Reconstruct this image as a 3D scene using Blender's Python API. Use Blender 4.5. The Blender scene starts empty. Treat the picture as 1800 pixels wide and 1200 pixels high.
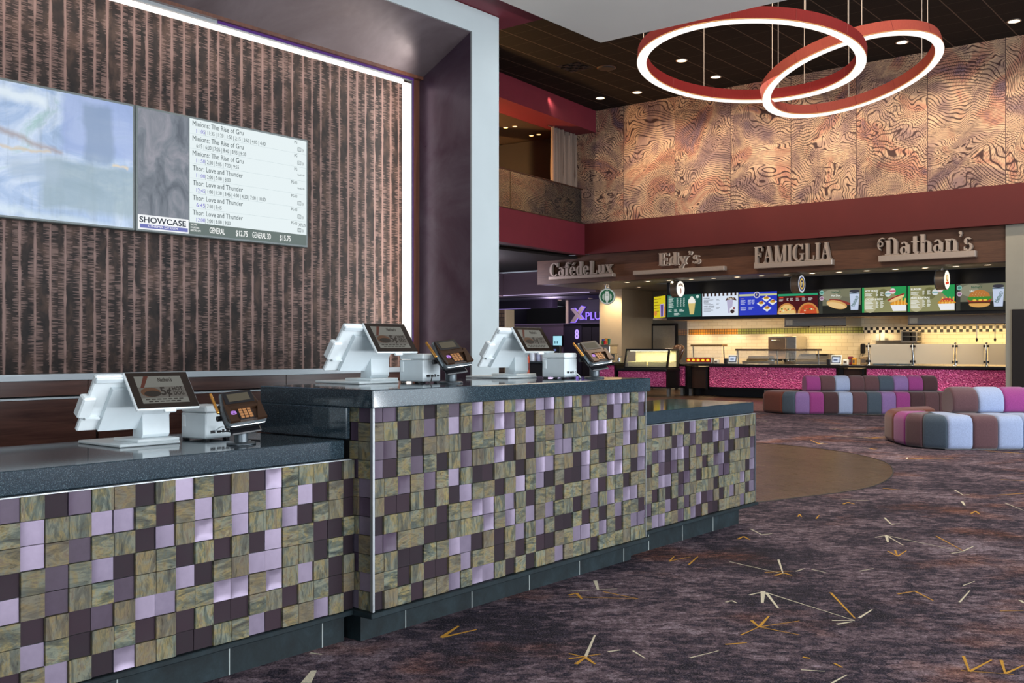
import bpy, math, random
from mathutils import Vector, Matrix
random.seed(7)
C = bpy.context.scene.collection
S = bpy.context.scene
R = math.radians

# ---------------------------------------------------------------- camera
YAW = math.atan((2332.6 - 900) / 1771.2)
CH = 1.25
cam = bpy.data.cameras.new('camera'); co = bpy.data.objects.new('camera', cam); C.objects.link(co)
co.location = (0, 0, CH); co.rotation_euler = (R(90), 0, YAW)
cam.sensor_width = 36; cam.lens = 1771.2 / 1800 * 36; cam.shift_y = 12.5 / 1800
cam.clip_end = 200
S.camera = co
S.view_settings.view_transform = 'Standard'; S.view_settings.look = 'None'
S.view_settings.gamma = 1; S.view_settings.use_curve_mapping = False
S.view_settings.exposure = 0.45

w = bpy.data.worlds.new('world'); S.world = w; w.use_nodes = True
w.node_tree.nodes['Background'].inputs[0].default_value = (.75, .82, 1, 1)
w.node_tree.nodes['Background'].inputs[1].default_value = 0.25

def light(name, typ, loc, target, power, color, **k):
    l = bpy.data.lights.new(name, typ); o = bpy.data.objects.new(name, l); C.objects.link(o)
    o.location = loc
    o.rotation_euler = (Vector(target) - Vector(loc)).to_track_quat('-Z', 'Y').to_euler()
    l.energy = power; l.color = color
    for a, b in k.items(): setattr(l, a, b)
    return o
DAY = (.80, .91, 1.0); WARM = (1.0, .72, .42); SOFT = (1.0, .86, .68)
# assumed daylight: area lights before solid walls, no windows built; one added uplight
light('assumed_daylight_right', 'AREA', (7.6, 6.5, 1.75), (-3, 6.2, 1.75), 620, DAY, shape='RECTANGLE', size=17, size_y=3.3)  # assumed window light, unseen: large area light before the plain right wall
light('added_ceiling_uplight', 'AREA', (7.5, 4, .25), (-1.5, 3, 3.6), 900, (.93, .96, 1), shape='RECTANGLE', size=16, size_y=.4)  # added area light aimed up to brighten the grey ceiling
light('assumed_daylight_rear', 'AREA', (1.5, -4.6, 1.7), (-1, 6, 1.7), 260, DAY, shape='RECTANGLE', size=9, size_y=2.8)  # assumed daylight from behind the camera, area light before the solid rear wall
light('assumed_daylight_hall', 'AREA', (7.6, 15, 5.4), (-9, 18, 4.5), 800, DAY, shape='RECTANGLE', size=9, size_y=3.0)  # assumed high daylight for the hall, area light with no window behind it
# ceiling lamps of the tall hall
light('hall_lamp_near', 'AREA', (-6, 12, 7.5), (-6, 12.4, 0), 560, SOFT, shape='RECTANGLE', size=8, size_y=6)
# wall washing spots over the mural
for i in range(7):
    x = -15.0 + i * 1.75
    light('mural_spot', 'SPOT', (x, 19.9, 7.45), (x + .3, 22.3, 5.4), 270, (1, .80, .60), spot_size=R(68), spot_blend=.8, shadow_soft_size=.08)
# lamps in the kitchen soffits, plus an added fill light
for x in (-14.0, -12.95, -11.75, -8.85):
    light('kitchen_lamp', 'SPOT', (x, 25.5, 2.04), (x, 25.86, 0), 48, WARM, spot_size=R(120), spot_blend=.7, shadow_soft_size=.05)
for i in range(8):
    x = -14.6 + i * 1.28
    light('counter_lamp', 'SPOT', (x, 23.12, 2.99), (x, 23.0, 0), 110, (1, .8, .56), spot_size=R(110), spot_blend=.6, shadow_soft_size=.06)
light('added_kitchen_fill', 'AREA', (-12.9, 24.9, 2.03), (-12.9, 25.6, 0), 26, WARM, shape='RECTANGLE', size=2.6, size_y=.3)  # added fill to brighten the left of the kitchen, no fitting there
for x, s_ in ((-10.4, 1.0), (-6.6, 2.4)): light('hood_lamp', 'AREA', (x, 25.4, 1.80), (x, 25.6, 0), 15 * s_, (1, .70, .34), shape='RECTANGLE', size=1.2 * s_, size_y=.4)

# ---------------------------------------------------------------- helpers
_s, _c = math.sin(YAW), math.cos(YAW)
def ray(px, py):
    u = (px - 900) / 1771.2; v = (612.5 - py) / 1771.2
    return (-_s + _c * u, _c + _s * u, v)
def atY(px, py, y):
    d = ray(px, py); t = y / d[1]; return Vector((d[0] * t, y, CH + d[2] * t))
def atX(px, py, x):
    d = ray(px, py); t = x / d[0]; return Vector((x, d[1] * t, CH + d[2] * t))
def atZ(px, py, z):
    d = ray(px, py); t = (z - CH) / d[2]; return Vector((d[0] * t, d[1] * t, z))

class Frame:
    """local 2D frame: u right, v up, n towards the viewer"""
    def __init__(s, o, u, v=(0, 0, 1)):
        s.o = Vector(o); s.u = Vector(u).normalized(); s.v = Vector(v).normalized(); s.n = s.u.cross(s.v)
    def __call__(s, x, y, z=0): return s.o + s.u * x + s.v * y + s.n * z

class MB:
    def __init__(s): s.v = []; s.f = []; s.m = []; s.sm = []; s.a = []
    def add(s, vs, fs, mat=0, smooth=False, attr=None):
        b = len(s.v); s.v += [tuple(p) for p in vs]
        for f in fs:
            s.f.append([b + i for i in f]); s.m.append(mat); s.sm.append(smooth); s.a.append(attr)
    def box(s, x0, y0, z0, x1, y1, z1, mat=0, fr=None, bev=0):
        if bev > 0:
            b = min(bev, (x1 - x0) * .49, (y1 - y0) * .49, (z1 - z0) * .49)
            # chamfered box
            P = []
            ix = {}
            def p(x, y, z):
                P.append((x, y, z)); return len(P) - 1
            X = (x0, x1); Y = (y0, y1); Z = (z0, z1)
            for i in (0, 1):
                for j in (0, 1):
                    for k in (0, 1):
                        sx = b if i == 0 else -b; sy = b if j == 0 else -b; sz = b if k == 0 else -b
                        ix[i, j, k, 0] = p(X[i], Y[j] + sy, Z[k] + sz)
                        ix[i, j, k, 1] = p(X[i] + sx, Y[j], Z[k] + sz)
                        ix[i, j, k, 2] = p(X[i] + sx, Y[j] + sy, Z[k])
            F = []
            q = ((0, 0), (1, 0), (1, 1), (0, 1))
            for i in (0, 1): F.append([ix[i, a, c, 0] for a, c in q])
            for j in (0, 1): F.append([ix[a, j, c, 1] for a, c in q])
            for k in (0, 1): F.append([ix[a, c, k, 2] for a, c in q])
            for i in (0, 1):
                for j in (0, 1): F.append([ix[i, j, 0, 0], ix[i, j, 1, 0], ix[i, j, 1, 1], ix[i, j, 0, 1]])
                for k in (0, 1): F.append([ix[i, 0, k, 0], ix[i, 1, k, 0], ix[i, 1, k, 2], ix[i, 0, k, 2]])
            for j in (0, 1):
                for k in (0, 1): F.append([ix[0, j, k, 1], ix[1, j, k, 1], ix[1, j, k, 2], ix[0, j, k, 2]])
            for i in (0, 1):
                for j in (0, 1):
                    for k in (0, 1): F.append([ix[i, j, k, 0], ix[i, j, k, 1], ix[i, j, k, 2]])
            if fr: P = [fr(*q_) for q_ in P]
            s.add(P, F, mat); return
        P = [(x, y, z) for z in (z0, z1) for y in (y0, y1) for x in (x0, x1)]
        if fr: P = [fr(*q_) for q_ in P]
        s.add(P, [(0, 2, 3, 1), (4, 5, 7, 6), (0, 1, 5, 4), (2, 6, 7, 3), (0, 4, 6, 2), (1, 3, 7, 5)], mat)
    def prism(s, pts, d0, d1, fr, mat=0, smooth=False, side=None):
        """polygon pts (x,y) in frame fr extruded along its normal from d0 to d1"""
        n = len(pts)
        s.add([fr(x, y, d0) for x, y in pts] + [fr(x, y, d1) for x, y in pts], [list(range(n))[::-1], list(range(n, 2 * n))], mat)
        s.add([fr(x, y, d0) for x, y in pts] + [fr(x, y, d1) for x, y in pts],
              [(i, (i + 1) % n, n + (i + 1) % n, n + i) for i in range(n)], mat if side is None else side, smooth)
    def poly(s, pts, fr, z=0, mat=0): s.add([fr(x, y, z) for x, y in pts], [list(range(len(pts)))], mat)
    def rect(s, x0, y0, x1, y1, fr, z=0, mat=0): s.poly([(x0, y0), (x1, y0), (x1, y1), (x0, y1)], fr, z, mat)
    def disc(s, cx, cy, rx, ry, fr, z=0, mat=0, n=20, a0=0, a1=360):
        s.poly([(cx + rx * math.cos(R(a0 + (a1 - a0) * i / n)), cy + ry * math.sin(R(a0 + (a1 - a0) * i / n))) for i in range(n if a1 - a0 >= 360 else n + 1)], fr, z, mat)
    def tube(s, pts, r, mat=0, n=8, cap=True):
        pts = [Vector(p) for p in pts]; rings = []
        for i, p in enumerate(pts):
            t = (pts[min(i + 1, len(pts) - 1)] - pts[max(i - 1, 0)]).normalized()
            a = t.cross(Vector((0, 0, 1)))
            if a.length < .01: a = t.cross(Vector((1, 0, 0)))
            a.normalize(); b = t.cross(a)
            rr = r[i] if isinstance(r, (list, tuple)) else r
            rings.append([p + a * rr * math.cos(2 * math.pi * k / n) + b * rr * math.sin(2 * math.pi * k / n) for k in range(n)])
        vs = [q for rg in rings for q in rg]; fs = []
        for i in range(len(pts) - 1):
            for k in range(n):
                fs.append((i * n + k, i * n + (k + 1) % n, (i + 1) * n + (k + 1) % n, (i + 1) * n + k))
        s.add(vs, fs, mat, True)
        if cap: s.add(rings[0] + rings[-1], [list(range(n))[::-1], list(range(n, 2 * n))], mat)
    def lathe(s, prof, o, mat=0, n=24, axis=None):
        """prof [(r,h)], axis frame matrix optional"""
        o = Vector(o); vs = []; fs = []
        M_ = axis or Matrix.Identity(3)
        for r, h in prof:
            for k in range(n):
                a = 2 * math.pi * k / n
                vs.append(o + M_ @ Vector((r * math.cos(a), r * math.sin(a), h)))
        for i in range(len(prof) - 1):
            for k in range(n):
                fs.append((i * n + k, i * n + (k + 1) % n, (i + 1) * n + (k + 1) % n, (i + 1) * n + k))
        s.add(vs, fs, mat, True)
        s.add(vs[:n] + vs[-n:], [list(range(n))[::-1], list(range(n, 2 * n))], mat)
    def build(s, name, mats, parent=None, fix=True):
        me = bpy.data.meshes.new(name); me.from_pydata(s.v, [], s.f)
        if not isinstance(mats, (list, tuple)): mats = [mats]
        for m in mats: me.materials.append(m)
        me.polygons.foreach_set('material_index', s.m); me.polygons.foreach_set('use_smooth', s.sm)
        if any(a is not None for a in s.a):
            at = me.color_attributes.new('tv', 'FLOAT_COLOR', 'CORNER'); buf = []
            for p, a in zip(me.polygons, s.a):
                a = a or (0, 0, 0); buf += list(a + (1,)) * p.loop_total
            at.data.foreach_set('color', buf)
        me.validate(); me.update()
        if fix:
            import bmesh
            bm = bmesh.new(); bm.from_mesh(me); bmesh.ops.recalc_face_normals(bm, faces=bm.faces); bm.to_mesh(me); bm.free()
        o = bpy.data.objects.new(name, me); C.objects.link(o)
        if parent: o.parent = parent
        return o

def thing(name, label, cat, loc=(0, 0, 0), rz=0, group=None):
    o = bpy.data.objects.new(name, None); C.objects.link(o); o.location = loc; o.rotation_euler = (0, 0, rz)
    o.empty_display_size = .1
    o['label'] = label; o['category'] = cat
    if group: o['group'] = group
    return o
def tag(o, label, cat, group=None, kind=None):
    o['label'] = label; o['category'] = cat
    if group: o['group'] = group
    if kind: o['kind'] = kind
    return o
def struct(o): o['kind'] = 'structure'; return o
def dup(root, loc, rz=None, label=None):
    r = root.copy(); C.objects.link(r); r.location = loc
    if rz is not None: r.rotation_euler = (0, 0, rz)
    if label: r['label'] = label
    for ch in list(root.children):
        c = ch.copy(); C.objects.link(c); c.parent = r
        for g in list(ch.children):
            d = g.copy(); C.objects.link(d); d.parent = c
    return r

_tc = {}
def text_geo(t, bold=0, ext=.5, sp=1.0):
    k = (t, bold, ext, sp)
    if k not in _tc:
        cu = bpy.data.curves.new('t', 'FONT'); cu.body = t; cu.size = 1; cu.extrude = ext; cu.offset = bold
        cu.space_character = sp; cu.resolution_u = 3
        o = bpy.data.objects.new('t', cu); C.objects.link(o)
        bpy.context.view_layer.update()
        dg = bpy.context.evaluated_depsgraph_get(); me = bpy.data.meshes.new_from_object(o.evaluated_get(dg))
        _tc[k] = ([tuple(v.co) for v in me.vertices], [tuple(p.vertices) for p in me.polygons])
        bpy.data.objects.remove(o); bpy.data.curves.remove(cu); bpy.data.meshes.remove(me)
    return _tc[k]
def text(mb, t, x, y, h, fr, z=0, d=.001, mat=0, w=None, bold=0, sx=1.0, sp=1.0, right=False, shear=0):
    vs, fs = text_geo(t, bold, .5, sp)
    if not vs: return
    x0 = min(v[0] for v in vs); x1 = max(v[0] for v in vs); k = h / .7
    kx = k * sx if w is None else w / (x1 - x0)
    ox = x - (x1 - x0) * kx if right else x
    mb.add([fr(ox + (v[0] - x0) * kx + shear * v[1] * k, y + v[1] * k, z + (v[2] + .5) * d) for v in vs], fs, mat)

# ---------------------------------------------------------------- materials
class G:
    def __init__(s, name):
        s.m = bpy.data.materials.new(name); s.m.use_nodes = True; s.t = s.m.node_tree; s.n = s.t.nodes
        s.b = s.n['Principled BSDF']; s.out = s.n['Material Output']
    def put(s, sock, v):
        if v is None: return
        if isinstance(v, bpy.types.NodeSocket): s.t.links.new(v, sock)
        elif isinstance(v, (tuple, list)) and len(v) == 3 and sock.type == 'RGBA': sock.default_value = (*v, 1)
        else: sock.default_value = v
    def node(s, typ, ins={}, out=0, **kw):
        n = s.n.new(typ)
        for k, v in kw.items(): setattr(n, k, v)
        for k, v in ins.items(): s.put(n.inputs[k], v)
        return n.outputs[out]
    def coord(s, k='Object'): return s.node('ShaderNodeTexCoord', out=k)
    def sep(s, v):
        n = s.n.new('ShaderNodeSeparateXYZ'); s.put(n.inputs[0], v); return n.outputs[0], n.outputs[1], n.outputs[2]
    def comb(s, x=0., y=0., z=0.): return s.node('ShaderNodeCombineXYZ', {0: x, 1: y, 2: z})
    def map(s, v, scale=(1, 1, 1), loc=(0, 0, 0), rot=(0, 0, 0)):
        return s.node('ShaderNodeMapping', {'Vector': v, 'Scale': scale, 'Location': loc, 'Rotation': rot})
    def noise(s, v, scale=5., detail=3., rough=.5, dist=0., out='Fac'):
        return s.node('ShaderNodeTexNoise', {'Vector': v, 'Scale': scale, 'Detail': detail, 'Roughness': rough, 'Distortion': dist}, out=out)
    def vor(s, v, scale=5., out='Distance', rand=1., feature='F1', metric='EUCLIDEAN'):
        return s.node('ShaderNodeTexVoronoi', {'Vector': v, 'Scale': scale, 'Randomness': rand}, out=out, feature=feature, distance=metric)
    def white(s, v): return s.node('ShaderNodeTexWhiteNoise', {'Vector': v}, out='Value')
    def math(s, op, a, b=0., c=0., clamp=False): return s.node('ShaderNodeMath', {0: a, 1: b, 2: c}, operation=op, use_clamp=clamp)
    def ramp(s, f, stops, interp='LINEAR'):
        n = s.n.new('ShaderNodeValToRGB'); s.put(n.inputs[0], f); cr = n.color_ramp; cr.interpolation = interp
        while len(cr.elements) < len(stops): cr.elements.new(.5)
        for e, (p, c) in zip(cr.elements, stops):
            e.position = p; e.color = (*c, 1) if isinstance(c, tuple) else (c, c, c, 1)
        return n.outputs[0]
    def mix(s, f, a, b, mode='MIX'):
        n = s.n.new('ShaderNodeMix'); n.data_type = 'RGBA'; n.blend_type = mode
        s.put(n.inputs[0], f); s.put(n.inputs[6], a); s.put(n.inputs[7], b); return n.outputs[2]
    def mr(s, v, a, b, c=0., d=1.): return s.node('ShaderNodeMapRange', {0: v, 1: a, 2: b, 3: c, 4: d})
    def bump(s, h, st=.3, dist=.01): s.put(s.b.inputs['Normal'], s.node('ShaderNodeBump', {'Height': h, 'Strength': st, 'Distance': dist}))
    def fin(s, col=None, rough=None, metal=None, spec=None, em=None, es=None):
        I = s.b.inputs
        s.put(I['Base Color'], col); s.put(I['Roughness'], rough); s.put(I['Metallic'], metal)
        if spec is not None: I['Specular IOR Level'].default_value = spec
        if em is not None: s.put(I['Emission Color'], em); s.put(I['Emission Strength'], 1. if es is None else es)
        return s.m
def hexc(h):
    def f(x): x /= 255; return x / 12.92 if x < .04045 else ((x + .055) / 1.055) ** 2.4
    return (f(int(h[0:2], 16)), f(int(h[2:4], 16)), f(int(h[4:6], 16)))
_pm = {}
def pm(name, col, rough=.5, metal=0., vary=.08, scale=20., spec=.5):
    """plain painted / plastic / metal surface with a faint procedural variation"""
    if isinstance(col, str): col = hexc(col)
    g = G(name); n = g.noise(g.coord(), scale, 3)
    c = g.mix(g.mr(n, .3, .7), tuple(x * (1 - vary) for x in col), tuple(min(1, x * (1 + vary)) for x in col))
    return g.fin(c, rough, metal, spec)
_em = {}
def em(h, st=1.0):
    if (h, st) not in _em:
        g = G('glowing_' + h); c = hexc(h); g.fin((0, 0, 0), .6, 0, .2, c, st * .74); _em[h, st] = g.m
    return _em[h, st]
def fabric(h):
    g = G('wool_fabric'); c = hexc(h); v = g.coord()
    n = g.noise(v, 90, 4, .7); n2 = g.noise(g.map(v, (300, 300, 300)), 1, 2)
    col = g.mix(g.mr(n, .3, .7), tuple(x * .82 for x in c), tuple(min(1, x * 1.15) for x in c))
    g.bump(n2, .3, .002); g.b.inputs['Sheen Weight'].default_value = .25
    return g.fin(col, .95, 0, .1)
def glass(name, col=(.95, .98, .97), rough=0., alpha=.12):
    g = G(name); g.fin(col, rough, 0, .5)
    tr = g.node('ShaderNodeBsdfTransparent'); gl = g.node('ShaderNodeBsdfGlossy', {'Roughness': rough + .02})
    fr = g.node('ShaderNodeFresnel', {'IOR': 1.5})
    m1 = g.node('ShaderNodeMixShader', {0: fr, 1: tr, 2: gl})
    m2 = g.node('ShaderNodeMixShader', {0: alpha, 1: m1, 2: g.b.outputs[0]})
    g.t.links.new(m2, g.out.inputs[0]); return g.m

# ---------------------------------------------------------------- surface materials
def m_carpet():
    g = G('carpet'); v = g.coord()
    vr = g.map(v, (1, 1, 1), rot=(0, 0, -YAW))
    st = g.map(vr, (1, 1.15, 1))
    a = g.noise(st, 1.1, 5, .62, .6); b = g.noise(g.map(vr, (3.2, 4.2, 1)), 2.6, 6, .8)
    blk = g.vor(g.map(vr, (9, 14, 1)), 2.2, 'Color', metric='CHEBYCHEV'); bk = g.sep(blk)[0]
    fine = g.noise(vr, 42, 5, 1.0); fib = g.noise(vr, 120, 3, .95)
    f = g.math('ADD', g.math('MULTIPLY', a, .42), g.math('ADD', g.math('MULTIPLY', b, .48), g.math('MULTIPLY', bk, .10)))
    base = g.ramp(f, [(.41, hexc('171623')), (.46, hexc('2f2b3b')), (.50, hexc('54454f')), (.545, hexc('75626a')), (.61, hexc('978690'))])
    rust = g.mix(g.mr(g.noise(st, .8, 4, .6), .54, .66), base, g.ramp(f, [(.40, hexc('2a1814')), (.50, hexc('6b3f33')), (.60, hexc('a87660'))]))
    col = g.mix(.9, rust, g.ramp(fine, [(.35, .0), (.5, .35), (.65, 1.)]), 'OVERLAY')
    col = g.mix(g.mr(fib, .52, .70, 0., .6), col, hexc('a8949c'))
    col = g.mix(g.mr(fib, .32, .48, .75, 0.), col, hexc('15131d'))
    g.bump(fib, .6, .004)
    return g.fin(col, .97, 0, .15)
def m_floor_tile():
    g = G('wood_look_tile'); v = g.coord(); vr = g.map(v, rot=(0, 0, R(20)))
    br = g.node('ShaderNodeTexBrick', {'Vector': vr, 'Color1': hexc('4c3628'), 'Color2': hexc('3c2a1f'), 'Mortar': hexc('75624f'), 'Scale': 1.0, 'Mortar Size': .004, 'Brick Width': .9, 'Row Height': .3})
    gr = g.noise(g.map(vr, (2, 40, 1)), 2, 4, .6)
    col = g.mix(g.mr(gr, .3, .7, 0., .45), br, hexc('3e2c22'))
    return g.fin(col, g.mr(gr, .2, .8, .22, .36), 0, .5)
def m_slate():
    g = G('slate_tile'); at = g.node('ShaderNodeAttribute', {}, 0, attribute_name='tv')
    r, o, h = g.sep(at); v = g.coord()
    off = g.comb(g.math('MULTIPLY', r, 37.), g.math('MULTIPLY', h, 23.), g.math('MULTIPLY', r, 11.))
    v0 = g.node('ShaderNodeVectorMath', {0: v, 1: off}, operation='ADD')
    vv = g.mix(g.math('GREATER_THAN', o, .5), g.map(v0, (7, 7, 26)), g.map(v0, (26, 26, 6)))
    n1 = g.noise(vv, 1.0, 6, .68, 1.0); n2 = g.noise(v0, 22, 4, .6, .8); n3 = g.noise(vv, 3.2, 4, .7, .6)
    c1 = g.ramp(n1, [(.28, hexc('34332f')), (.40, hexc('5e6052')), (.48, hexc('87825f')), (.54, hexc('b3a06a')), (.61, hexc('857660')), (.70, hexc('c2b488'))])
    cool = g.ramp(n1, [(.30, hexc('3a4242')), (.46, hexc('6f7a70')), (.56, hexc('a0a38c')), (.68, hexc('7c6a5c'))])
    c2 = g.mix(g.mr(n2, .42, .58), c1, cool)
    c2 = g.mix(g.mr(h, .55, 1., 0., .5), c2, hexc('8a6f56'))
    c2 = g.mix(g.mr(r, 0., 1., .0, .45), c2, hexc('6d655a')); col = g.mix(g.mr(n3, .56, .7, 0., .7), c2, hexc('302c26')); col = g.mix(1., col, (.52, .515, .52), 'MULTIPLY')
    g.bump(n1, .55, .006)
    return g.fin(col, .7, 0, .2)
def m_metal_tile(name, c1, c2, rough, metal):
    g = G(name); at = g.node('ShaderNodeAttribute', {}, 0, attribute_name='tv'); r, o, h = g.sep(at); v = g.coord()
    n = g.noise(v, 26, 5, .65, .1)
    col = g.mix(g.mr(g.math('ADD', g.math('MULTIPLY', n, .45), g.math('MULTIPLY', r, .55)), .15, .85), hexc(c1), hexc(c2))
    g.bump(g.noise(v, 60, 3, .6), .08, .002)
    return g.fin(col, g.mr(n, .3, .7, rough * .94, rough * 1.08), metal, .22)
def m_granite():
    g = G('speckled_quartz'); v = g.coord()
    a = g.noise(v, 850, 2, .7); b = g.noise(v, 500, 2, .6); c = g.vor(v, 620, 'Color'); c = g.sep(c)[0]
    col = g.ramp(a, [(.38, hexc('161d21')), (.52, hexc('23303a')), (.66, hexc('3d505b'))])
    col = g.mix(g.mr(c, .90, .97, 0., .55), col, hexc('75888f'))
    col = g.mix(g.mr(b, .36, .44, .6, 0.), col, hexc('14181b'))
    return g.fin(col, .07, 0, .6)
def m_slate_base():
    g = G('dark_slate'); v = g.coord(); n = g.noise(v, 9, 6, .7, .5)
    g.bump(g.noise(v, 40, 4, .7), .3, .003)
    return g.fin(g.ramp(n, [(.3, hexc('0d1316')), (.55, hexc('172226')), (.74, hexc('222f35'))]), .6, 0, .2)
def m_wallpaper():
    g = G('striped_wallpaper'); x, y, z = g.sep(g.coord())
    wob = g.math('MULTIPLY', g.math('SUBTRACT', g.noise(g.comb(g.math('FLOOR', g.math('DIVIDE', y, .080)), 0., g.math('MULTIPLY', z, 3.)), 1.5, 2), .5), .10)
    u = g.math('ADD', g.math('DIVIDE', y, .080), wob)
    idx = g.math('FLOOR', u); fr = g.math('SUBTRACT', g.math('FRACT', u), g.mr(g.white(g.comb(idx, 5., 1.)), 0., 1., .42, .58))
    d = g.math('ABSOLUTE', fr)
    wn = g.white(g.comb(idx, 1., 3.))
    zn = g.noise(g.comb(g.math('MULTIPLY', idx, 7.3), 0., z), 9, 4, .6)
    line = g.math('ADD', g.mr(wn, 0., 1., .01, .055), g.mr(zn, .35, .75, -.03, .09))
    # whiskers to both sides of each stripe
    side = g.math('GREATER_THAN', fr, 0.)
    wk = g.noise(g.comb(g.math('MULTIPLY', idx, 3.7), g.math('ADD', g.math('MULTIPLY', side, 9.), g.math('MULTIPLY', y, 2.2)), g.math('MULTIPLY', z, 170.)), 1., 3, .7)
    gate = g.noise(g.comb(g.math('MULTIPLY', idx, 5.1), side, z), 3.2, 2)
    reach = g.math('MULTIPLY', g.mr(wk, .44, .64), g.mr(gate, .36, .62, .06, 1.0))
    m1 = g.math('SUBTRACT', 1., g.node('ShaderNodeMapRange', {0: d, 1: line, 2: g.math('ADD', line, .07), 3: 0., 4: 1.}))
    m2 = g.math('MULTIPLY', g.mr(g.math('SUBTRACT', reach, d), 0., .08), .6)
    m = g.math('MAXIMUM', m1, m2)
    cl = g.noise(g.comb(0., g.math('MULTIPLY', y, 9.), g.math('MULTIPLY', z, 7.)), 1., 4, .6)
    bg = g.ramp(cl, [(.32, hexc('120d0c')), (.5, hexc('261c18')), (.70, hexc('47352c'))])
    col = g.mix(m, bg, hexc('775d55'))
    return g.fin(col, g.mr(m, 0., 1., .6, .45), .0, .2)
def m_mural():
    g = G('scale_pattern_mural'); x, y, z = g.sep(g.coord())
    pi = g.math('FLOOR', g.math('DIVIDE', g.math('ADD', x, 12.8), 1.537))
    sx = g.math('ADD', x, g.math('MULTIPLY', pi, 5.3))
    p = g.comb(sx, 0., z)
    wa = g.noise(p, .62, 2.2, .5, .9, out='Color'); wb = g.noise(g.map(p, loc=(7, 3, 5)), .8, 2.2, .5, .6, out='Color')
    ax, ay, az = g.sep(wa); bx, by, bz = g.sep(wb)
    u = g.math('ADD', g.math('ADD', g.math('MULTIPLY', z, 1.15), g.math('MULTIPLY', sx, .35)), g.math('MULTIPLY', ax, 2.7))
    v = g.math('ADD', g.math('SUBTRACT', g.math('MULTIPLY', sx, 1.1), g.math('MULTIPLY', z, .35)), g.math('MULTIPLY', by, 2.3))
    def lines(q, f, wd):
        t = g.math('ABSOLUTE', g.math('SUBTRACT', g.math('FRACT', g.math('MULTIPLY', q, f)), .5))
        return g.math('SUBTRACT', 1., g.mr(t, wd, wd + .11))
    LA = lines(u, 15., .085)
    row = g.math('FLOOR', g.math('MULTIPLY', u, 15.))
    LB = lines(g.math('ADD', v, g.math('MULTIPLY', g.math('MODULO', row, 2.), .033)), 14., .06)
    msk = g.mr(az, .38, .46)
    L = g.math('MAXIMUM', LA, g.math('MULTIPLY', LB, g.mr(msk, 0., 1., .1, .9)))
    tone = g.noise(g.map(p, loc=(3, 0, 9)), .9, 4, .6, .8)
    bg = g.ramp(tone, [(.3, hexc('7a646c')), (.42, hexc('a98a7d')), (.52, hexc('d6b494')), (.6, hexc('c28c74')), (.7, hexc('846a76'))])
    dk = g.mr(g.noise(g.map(p, (1, 1, 1.6), (5, 0, 1)), 1.6, 4, .6, 1.5), .56, .72, 0., .75)
    bg = g.mix(dk, bg, hexc('5f4a50'))
    col = g.mix(g.math('MULTIPLY', L, .95), bg, hexc('3b2428'))
    seam = g.math('FRACT', g.math('DIVIDE', g.math('ADD', x, 12.8), 1.537))
    col = g.mix(g.math('LESS_THAN', g.math('ABSOLUTE', g.math('SUBTRACT', seam, .004)), .004), col, hexc('4a3436'))
    return g.fin(col, .6, 0, .3)
def m_wood(name, a, b, sc=1., rough=.3, axis='z'):
    g = G(name); v = g.coord()
    k = {'z': (14 * sc, 14 * sc, 1.2 * sc), 'y': (14 * sc, 1.0 * sc, 14 * sc), 'x': (1.2 * sc, 14 * sc, 14 * sc)}[axis]
    n = g.noise(g.map(v, k), 2., 5, .65, .8)
    return g.fin(g.ramp(n, [(.3, hexc(a)), (.7, hexc(b))]), rough, 0, .5)
def m_pink():
    g = G('pink_hammered_panel'); v = g.coord()
    n = g.noise(g.map(v, (1, 1, 1.25)), 26, 4, .75, .8); t = g.vor(v, 34., 'Distance')
    col = g.ramp(n, [(.36, hexc('862056')), (.48, hexc('cf4a90')), (.6, hexc('ee79b2')), (.7, hexc('ffc4da'))])
    g.bump(t, .9, .02)
    return g.fin(col, .25, .35, .6)
def m_kitchen_tile():
    g = G('cream_wall_tile'); x, y, z = g.sep(g.coord())
    br = g.node('ShaderNodeTexBrick', {'Vector': g.comb(x, z, 0.), 'Color1': hexc('e6ddc6'), 'Color2': hexc('ded3b8'), 'Mortar': hexc('cbbfa2'), 'Scale': 1., 'Mortar Size': .006, 'Brick Width': .3, 'Row Height': .1})
    return g.fin(br, .3, 0, .5)
def m_check(name, c1, c2, s):
    g = G(name); x, y, z = g.sep(g.coord())
    ch = g.node('ShaderNodeTexChecker', {'Vector': g.comb(x, 0.01, z), 'Color1': hexc(c1), 'Color2': hexc(c2), 'Scale': 1 / s})
    return g.fin(ch, .3)
def m_mosaic(name, c1, c2):
    g = G(name); x, y, z = g.sep(g.coord())
    br = g.node('ShaderNodeTexBrick', {'Vector': g.comb(x, z, 0.), 'Color1': hexc(c1), 'Color2': hexc(c2), 'Mortar': hexc('4e4526'), 'Scale': 1., 'Mortar Size': .008, 'Brick Width': .075, 'Row Height': .075, 'Bias': 0.}, offset=0.)
    return g.fin(br, .3)
def m_ceiling():
    g = G('black_acoustic_tile'); x, y, z = g.sep(g.coord())
    a = g.math('ABSOLUTE', g.math('SUBTRACT', g.math('FRACT', g.math('DIVIDE', x, .61)), .5))
    b = g.math('ABSOLUTE', g.math('SUBTRACT', g.math('FRACT', g.math('DIVIDE', y, .61)), .5))
    l = g.math('MAXIMUM', g.math('GREATER_THAN', a, .482), g.math('MULTIPLY', g.math('GREATER_THAN', b, .486), .35))
    n = g.noise(g.coord(), 30, 4, .7)
    col = g.mix(g.mr(n, .3, .7), hexc('1c1917'), hexc('282320')); col = g.mix(l, col, hexc('6a5a50'))
    return g.fin(col, .85, 0, .2)
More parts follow.
